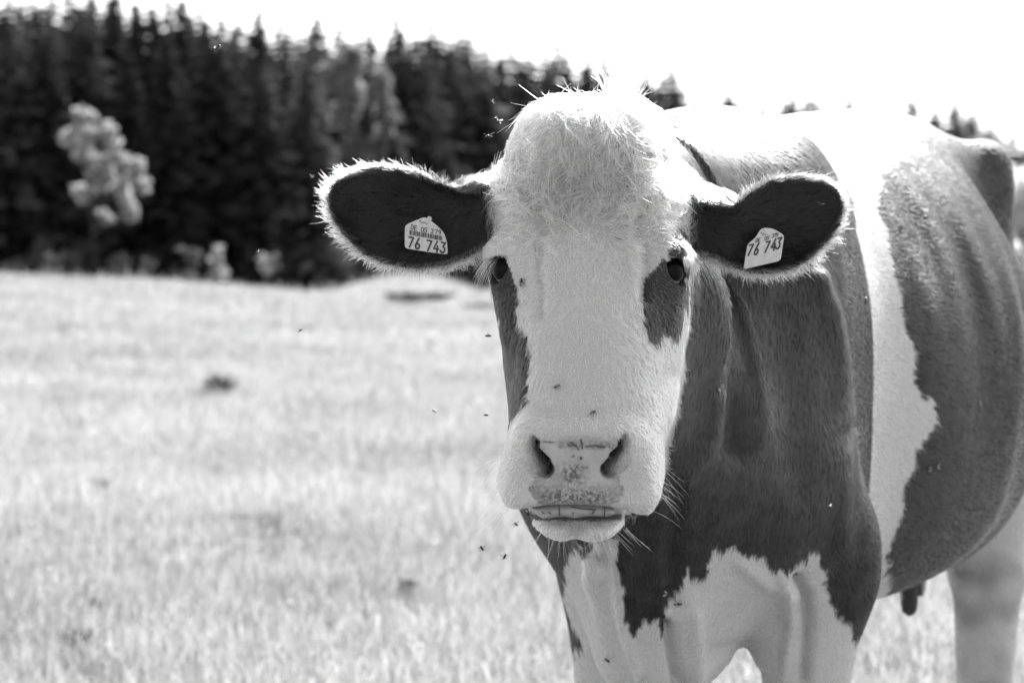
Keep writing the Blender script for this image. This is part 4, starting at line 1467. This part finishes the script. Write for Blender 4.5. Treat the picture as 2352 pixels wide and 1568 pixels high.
def spruce_mesh(seed, R, mat, droop=0.25):
    """unit height spruce: whorls of drooping boughs made of small needle sprays"""
    r = np.random.default_rng(seed)
    Vs, Fs = [], []
    nw = 36
    for i in range(nw):
        t = min(0.06 + 0.93 * (i + r.uniform(-0.3, 0.3) * (i < nw - 4)) / (nw - 1), 0.992)
        rad = R * (1 - t) ** 0.75 * r.uniform(0.75, 1.2) + 0.005
        nb = int(5 + 5 * (1 - t))
        a0 = r.uniform(0, 6.28)
        for b in range(nb):
            a = a0 + 6.283 * b / nb + r.uniform(-0.25, 0.25)
            rr = rad * r.uniform(0.65, 1.15)
            for k in range(4):
                f = (k + r.uniform(0.1, 0.9)) / 4
                c = np.array([math.cos(a) * rr * f, math.sin(a) * rr * f, t - droop * rr * f * f + r.normal(0, 0.004)])
                s_ = (0.007 + 0.034 * min(1 - t, 0.5) ** 0.8 + 0.006 * (1 - t)) * r.uniform(0.7, 1.4)
                e1 = unit(np.array([math.cos(a), math.sin(a), -0.5 * f]) + r.normal(0, 0.35, 3)); e2 = unit(np.cross(e1, r.normal(0, 1, 3)))
                o_ = len(Vs)
                Vs += [c - e1 * s_, c + e2 * s_ * 0.6, c + e1 * s_ * 1.3, c - e2 * s_ * 0.6 - np.array([0, 0, s_ * 0.4])]
                Fs.append([o_, o_ + 1, o_ + 2, o_ + 3])
    return mesh_poly("crown", np.array(Vs), Fs, mat, False)


def trunk_mesh(r0):
    v_t, f_t = tube([(0, 0, -0.05), (0.002, 0, 0.4), (0, 0.002, 0.8), (0, 0, 0.99)], [r0, r0 * 0.7, r0 * 0.35, r0 * 0.08], 7)
    return mesh_poly("trunk", v_t, f_t, M_BARK)


CROWNS = [spruce_mesh(20 + i, R, M_SPRUCE[m]) for i, (R, m) in enumerate(((0.15, 0), (0.18, 1), (0.13, 0), (0.20, 2), (0.16, 1), (0.145, 2)))]
TRUNK = trunk_mesh(0.014)


def spruce(u, vtip, dist, kind, label, group, wide=1.0):
    x = (u - CX) / F * dist
    zb = float(ground_z(x, dist))
    H_ = CAMH - (vtip - HV) / F * dist - zb
    e = empty("spruce_tree", (x, dist, zb), rng.uniform(0, 6.28))
    wide = wide * max(1.0, dist / 116.0) ** 1.2
    e.scale = (H_ * wide, H_ * wide, H_)
    tag(e, label, "tree", group)
    link("crown", CROWNS[kind], None, e)
    link("trunk", TRUNK, None, e)
    return e


SKY = [(-150, -12), (-90, -4), (-30, -17), (22, -6), (75, 2), (118, -20), (160, -24), (212, -16), (262, -12), (308, 8), (345, 14), (386, 0), (418, -4), (460, 7), (508, 39), (548, 51), (597, 23), (648, 51), (690, 63), (727, 35), (780, 59), (848, 74), (910, 41), (948, 89), (991, 52), (1026, 89), (1062, 66), (1117, 97), (1176, 114), (1216, 132), (1249, 120), (1278, 101), (1352, 134), (1387, 130), (1415, 146), (1451, 160), (1484, 174), (1540, 154), (1610, 232), (1672, 213), (1752, 237), (1820, 219), (1862, 225), (1950, 222), (2092, 227), (2192, 235), (2238, 259), (2275, 287), (2325, 309), (2362, 327), (2420, 327), (2500, 317)]
ORD = "first second third fourth fifth sixth seventh eighth ninth tenth eleventh twelfth thirteenth fourteenth fifteenth sixteenth seventeenth eighteenth nineteenth twentieth".split()


def ordinal(n):
    if n <= 20: return ORD[n - 1]
    tens = {2: "twenty", 3: "thirty", 4: "forty", 5: "fifty"}[n // 10]
    return tens + "-" + ORD[n % 10 - 1] if n % 10 else {30: "thirtieth", 40: "fortieth", 50: "fiftieth"}[n]


tone_w = ["dark", "grey-green", "slim dark", "paler broad", "grey-green", "slim paler"]
MASS = []                                                  # trees out of view join the wood behind
idx_ = 0
for (u, v) in SKY:
    k = int(rng.integers(0, 6))
    dd = float(D0(u)) + rng.uniform(9, 17)
    if 0 <= u <= 2352:
        idx_ += 1
        spruce(u, v, dd, k, "%s spruce, %s tip along the skyline counted from the left" % (tone_w[k], ordinal(idx_)), "spruces along the forest skyline", 1.2)
    else:
        MASS.append((u, v, dd))
sk_u, sk_v = [p[0] for p in SKY], [p[1] for p in SKY]
for row, (d_lo, d_hi, step, lo, hi) in enumerate(((5, 8, 56, 8, 60), (0.5, 3.5, 92, 50, 250))):
    u = -180.0
    nr = 0
    while u < 2500:
        k = int(rng.choice([0, 0, 1, 2, 2, 4, 5]) if row else rng.integers(0, 6))
        v = float(np.interp(u, sk_u, sk_v)) + rng.uniform(lo, hi) * (0.6 if u < 700 else 1.0)
        dd = float(D0(u)) + rng.uniform(d_lo, d_hi)
        if 0 <= u <= 1480 or 2210 < u <= 2352:
            nr += 1
            lab = ("%s spruce of the forest's front row, %s from the left" if row else "%s spruce topping out just below the skyline, %s from the left") % (tone_w[k], ordinal(nr))
            spruce(u, v, dd, k, lab, "spruces in the front row of the forest" if row else "spruces in the second row of the forest", 1.55 + 0.35 * row)
        else:
            MASS.append((u, v, dd))
        u += step * rng.uniform(0.7, 1.3)
# the wood behind, one mass
cv = []
for me_ in CROWNS[:3]:
    a = np.zeros(len(me_.vertices) * 3, np.float32); me_.vertices.foreach_get("co", a)
    cv.append((a.reshape(-1, 3), [list(p.vertices) for p in me_.polygons]))
parts = []
u = -1000.0
while u < 3300:
    d = float(D0(u)) + rng.uniform(20, 32)
    x = (u - CX) / F * d
    zb = float(ground_z(x, d))
    H_ = CAMH - (float(np.interp(u, sk_u, sk_v)) + rng.uniform(10, 55) - HV) / F * d - zb
    a, f_ = cv[int(rng.integers(0, 3))]
    kw = H_ * 1.25 * max(1, d / 125)
    parts.append((a * np.array([kw, kw, H_]) + np.array([x, d, zb]), f_))
    u += rng.uniform(28, 46)
for (u, v, d) in MASS:
    x = (u - CX) / F * d
    zb = float(ground_z(x, d))
    H_ = CAMH - (v - HV) / F * d - zb
    a, f_ = cv[int(rng.integers(0, 3))]
    kw = H_ * 1.15 * max(1, d / 116) ** 1.2
    parts.append((a * np.array([kw, kw, H_]) + np.array([x, d, zb]), f_))
Vw, Fw = join(parts)
tag(link("woodland", mesh_poly("woodland", Vw, Fw, M_SPRUCE[0], False)), kind="stuff")


def leafy(name, u0, v0, d, clumps, mat, label, cat, group=None, trunk_r=0.05, n=170, leaf=0.13):
    """broadleaf: trunk and crown of leaf clumps; clump = (u, v, radius m)"""
    x = (u0 - CX) / F * d
    zb = float(ground_z(x, d))
    e = empty(name, (x, d, zb))
    tag(e, label, cat, group)
    Vc, Fc, lim = [], [], []
    top = max(clumps, key=lambda c: -c[1])
    tp3 = W(top[0], top[1], d) - np.array([x, d, zb])
    sub_ = []
    for (cu, cv_, cr) in clumps:
        px1 = cr / d * F
        for k in range(6):
            sub_.append((cu + rng.normal(0, 0.55) * px1, cv_ + rng.normal(0, 0.5) * px1, cr * rng.uniform(0.22, 0.62)))
    n = n // 4
    for (cu, cv_, cr) in sub_:
        c = W(cu, cv_, d + rng.normal(0, cr * 0.6)) - np.array([x, d, zb])
        f = np.clip(c[2] / max(tp3[2], 0.1) * 0.75, 0.1, 0.95)
        lim.append(tube([tp3 * f, (tp3 * f + c) / 2 + [0, 0, -0.05 * cr], c], [trunk_r * 0.5, trunk_r * 0.3, trunk_r * 0.12], 5))
        for k in range(n):
            q = rng.normal(0, 1, 3); q = q * min(1.0, 2.4 / np.linalg.norm(q)) * 0.80 * cr * np.array([1.15, 1, 0.85])
            e1 = unit(rng.normal(0, 1, 3)); e2 = unit(np.cross(e1, rng.normal(0, 1, 3)))
            s_ = leaf * rng.uniform(0.6, 1.3)
            o_ = len(Vc)
            Vc += [c + q - e1 * s_, c + q + e2 * s_ * 0.6, c + q + e1 * s_, c + q - e2 * s_ * 0.6]
            Fc.append([o_, o_ + 1, o_ + 2, o_ + 3])
    link("crown", mesh_poly("crown", np.array(Vc), Fc, mat, False), None, e)
    tr = tube([np.array([0, 0, -0.2]), tp3 * 0.33 + [0.02, 0, 0], tp3 * 0.66, tp3], [trunk_r, trunk_r * 0.8, trunk_r * 0.5, trunk_r * 0.15], 7)
    Vt, Ft = join([tr] + lim)
    link("trunk", mesh_poly("trunk", Vt, Ft, M_BARK), None, e)


leafy("young_tree", 222, 612, 100, [(188, 268, .33), (165, 312, .42), (212, 306, .42), (250, 300, .30), (256, 328, .26), (188, 356, .30), (232, 365, .32), (268, 362, .30), (304, 393, .28), (245, 412, .34),
                                    (285, 430, .32), (325, 425, .26), (192, 440, .28), (290, 474, .30), (215, 398, .26), (300, 495, .2), (240, 500, .2)], M_PALE, "young pale-leaved tree glowing in front of the dark spruces", "tree", None, 0.028)
leafy("birch_tree", 800, 640, 106, [(814, 122, .42), (802, 148, .42), (777, 160, .5), (768, 188, .42), (800, 190, .5), (812, 230, .4), (780, 260, .4)], M_MIDL, "pale birch crown with its rounded top high among the spruces", "tree", "birches among the spruces", 0.09)
leafy("birch_tree", 892, 640, 106, [(874, 180, .34), (880, 212, .36), (890, 242, .36), (896, 272, .32), (885, 300, .3)], M_MIDL, "narrow pale birch in front of the spruces above the tagged ear", "tree", "birches among the spruces", 0.07)
for (u, v, r_, lab) in ((97, 600, .34, "bright shrub at the forest foot, first of a close pair"), (134, 600, .34, "bright shrub at the forest foot, second of a close pair"), (170, 590, .28, "small shrub at the forest foot under the pale young tree"),
                        (277, 604, .34, "shrub at the forest foot past the pale young tree"), (435, 578, .26, "tall loose shrub above a lower one at the forest foot"), (435, 634, .30, "low shrub in the grass edge below a taller shrub"),
                        (500, 611, .26, "round bright shrub at the forest foot under a dimmer one"), (497, 580, .22, "dim small shrub above the round bright one"), (611, 600, .27, "brightest round shrub at the forest foot, standing alone"),
                        (35, 604, .26, "dim shrub at the forest foot in the picture's corner"), (775, 572, .40, "bright shrub half hidden under the fringed ear"), (340, 610, .2, "small dim shrub in the gap before the taller shrubs")):
    leafy("shrub", u, 640, 101, [(u, v, r_), (u + rng.uniform(-14, 14), v + 16, r_ * 0.8)], M_PALE if "bright" in lab and "pair" not in lab and "half" not in lab else M_DIM, lab, "shrub", "shrubs along the forest foot", 0.03, 90, 0.08)
leafy("bushy_tree", 2360, 680, 62, [(2345, 420, .45), (2330, 470, .42), (2365, 470, .6), (2390, 430, .6), (2345, 510, .35), (2322, 510, .22), (2400, 500, .5), (2340, 600, .25)], M_SUNLIT, "sunlit pale bushy tree just behind the cow's rump", "tree", None, 0.06, 300, 0.09)

# ---------------------------------------------------------------- flies
def fly_mesh(spread):
    parts = []
    for c, r_ in (((0, 0, 0), (0.0013, 0.0022, 0.0012)), ((0, -0.0026, 0.0001), (0.0010, 0.0009, 0.0010)), ((0, 0.0024, 0), (0.0012, 0.0020, 0.0011))):
        o0 = sphere_mesh("tmp", np.array(c), np.array(r_), 8, 6)
        a = np.zeros(len(o0.vertices) * 3, np.float32); o0.vertices.foreach_get("co", a)
        parts.append((a.reshape(-1, 3), [list(p.vertices) for p in o0.polygons])); bpy.data.meshes.remove(o0)
    for sx in (-1, 1):
        for k in (-1, 0, 1):
            parts.append(tube([(sx * 0.001, k * 0.0012, 0), (sx * 0.0026, k * 0.002, -0.0002), (sx * 0.0034, k * 0.0026, -0.0016)], [0.00018] * 3, 4))
    Vb, Fb = join(parts)
    body = mesh_poly("fly", Vb, Fb, M_FLY)
    Vv, Fs = [], []
    for sx in (-1, 1):
        o_ = len(Vv)
        a = spread
        for (l, b) in ((0, 0), (0.35, 0.30), (0.8, 0.34), (1.0, 0.08), (0.7, -0.12)):
            p = np.array([sx * (l * math.sin(a) + b * math.cos(a) * 0.6), l * math.cos(a) - b * math.sin(a) * 0.6, 0.18 + 0.35 * l * (spread > 1)]) * 0.0055
            Vv.append(p)
        Fs.append([o_, o_ + 1, o_ + 2, o_ + 3, o_ + 4])
    wing = mesh_poly("wings", np.array(Vv), Fs, M_WING, False)
    return body, wing


FB, FW_ = fly_mesh(0.35)
FB2, FW2 = fly_mesh(1.35)
import mathutils


def fly(u, v, label, flying=None, size=1.0):
    if flying is None:
        p, nn_ = front_hit(u, v)
        p = p + nn_ * (0.0035 if p[1] < 3.2 else 0.009)
        q = mathutils.Vector(nn_).to_track_quat('Z', 'Y')
        o = link("fly", FB)
        w = link("wings", FW_, None, o)
        o.rotation_euler = (q @ mathutils.Quaternion((0, 0, 1), rng.uniform(0, 6.28))).to_euler()
        size = size * (1.0 if p[1] < 3.2 else 1.5)
    else:
        p = W(u, v, flying)
        o = link("fly", FB2)
        w = link("wings", FW2, None, o)
        o.rotation_euler = (rng.uniform(-0.9, 0.9), rng.uniform(-0.6, 0.6), rng.uniform(0, 6.28))
    o.location = p
    o.scale = (size,) * 3
    tag(o, label, "fly", "flies on the cow" if flying is None else "flies in the air around the cow")


for a in ((1201, 648, "black fly on the white fur beside the cow's eye", None, 1.3), (1280, 890, "black fly on the cow's nose bridge, the upper of two", None, 1.1), (1362, 951, "black fly just above the cow's nose, the lower of two", None, 1.1),
          (1578, 857, "black fly on the cow's jaw edge next to the neck", None, 1.1), (1645, 895, "faint fly on the dark neck beside the jaw", None, 0.8),
          (2068, 490, "fly at the upper end of the cluster on the ribs", None, 0.9), (2085, 512, "fly in the middle of the cluster on the ribs", None, 1.0), (2095, 520, "lowest fly of the cluster on the ribs", None, 0.9), (2110, 492, "fly apart beside the cluster on the ribs", None, 0.8),
          (2130, 577, "single black fly on the ribs below the cluster", None, 1.1), (2071, 642, "one of two flies side by side on the flank, nearer the white band", None, 0.9), (2097, 640, "one of two flies side by side on the flank, farther from the white band", None, 0.9),
          (1975, 693, "fly on the shoulder edge at the white band", None, 1.1), (2240, 926, "black fly alone on the dark flank", None, 1.0), (2128, 1078, "upper fly of a pair low on the dark belly", None, 1.1), (2140, 1070, "second fly of a pair low on the dark belly", None, 1.1),
          (1521, 1357, "large dark fly on the brown chest above the white patch", None, 1.1), (1561, 1383, "black fly at the border of the white chest patch", None, 1.0), (1405, 1509, "fly low on the white foreleg under the dewlap", None, 0.9),
          (1878, 276, "fly on the sunlit back", None, 0.9), (2240, 1165, "fly near the lower edge of the belly", None, 0.9), (2180, 1195, "faint fly on the underside of the belly", None, 0.9),
          (498, 113, "pale fly in the air before the spruces, far from the cow", 2.9, 1.5), (1143, 279, "larger pale fly hovering beside the cow's forehead", 2.88, 1.7), (1122, 313, "pale fly hovering just under the larger one by the forehead", 2.88, 1.4), (1131, 235, "thin pale fly above the two by the forehead", 2.95, 0.9),
          (717, 407, "blurred fly at the tip of the fringed ear", 3.6, 1.0), (690, 758, "tiny dark fly in the air over the meadow", 2.9, 0.9), (1122, 771, "dark fly in the air beside the cow's cheek", 2.9, 1.0), (1116, 953, "tiny dark fly in the air beside the muzzle", 2.9, 0.8),
          (998, 944, "faint fly in the air above the meadow left of the muzzle", 3.2, 0.9), (1213, 1178, "small dark fly right under the lip", 2.78, 1.1), (1185, 1203, "pale little fly below the lip pad", 2.85, 0.9), (1107, 1259, "pale winged fly low in the air by the chin", 2.95, 1.1), (1159, 1278, "dark fly low in the air under the chin", 2.95, 1.1),
          (593, 580, "tiny pale fly in front of the forest foot", 3.0, 0.9), (1906, 1163, "pale winged fly in front of the brown shoulder", 3.3, 1.0), (1885, 470, "bright fly inside the shaded ear", 2.97, 0.9)):
    fly(*a)
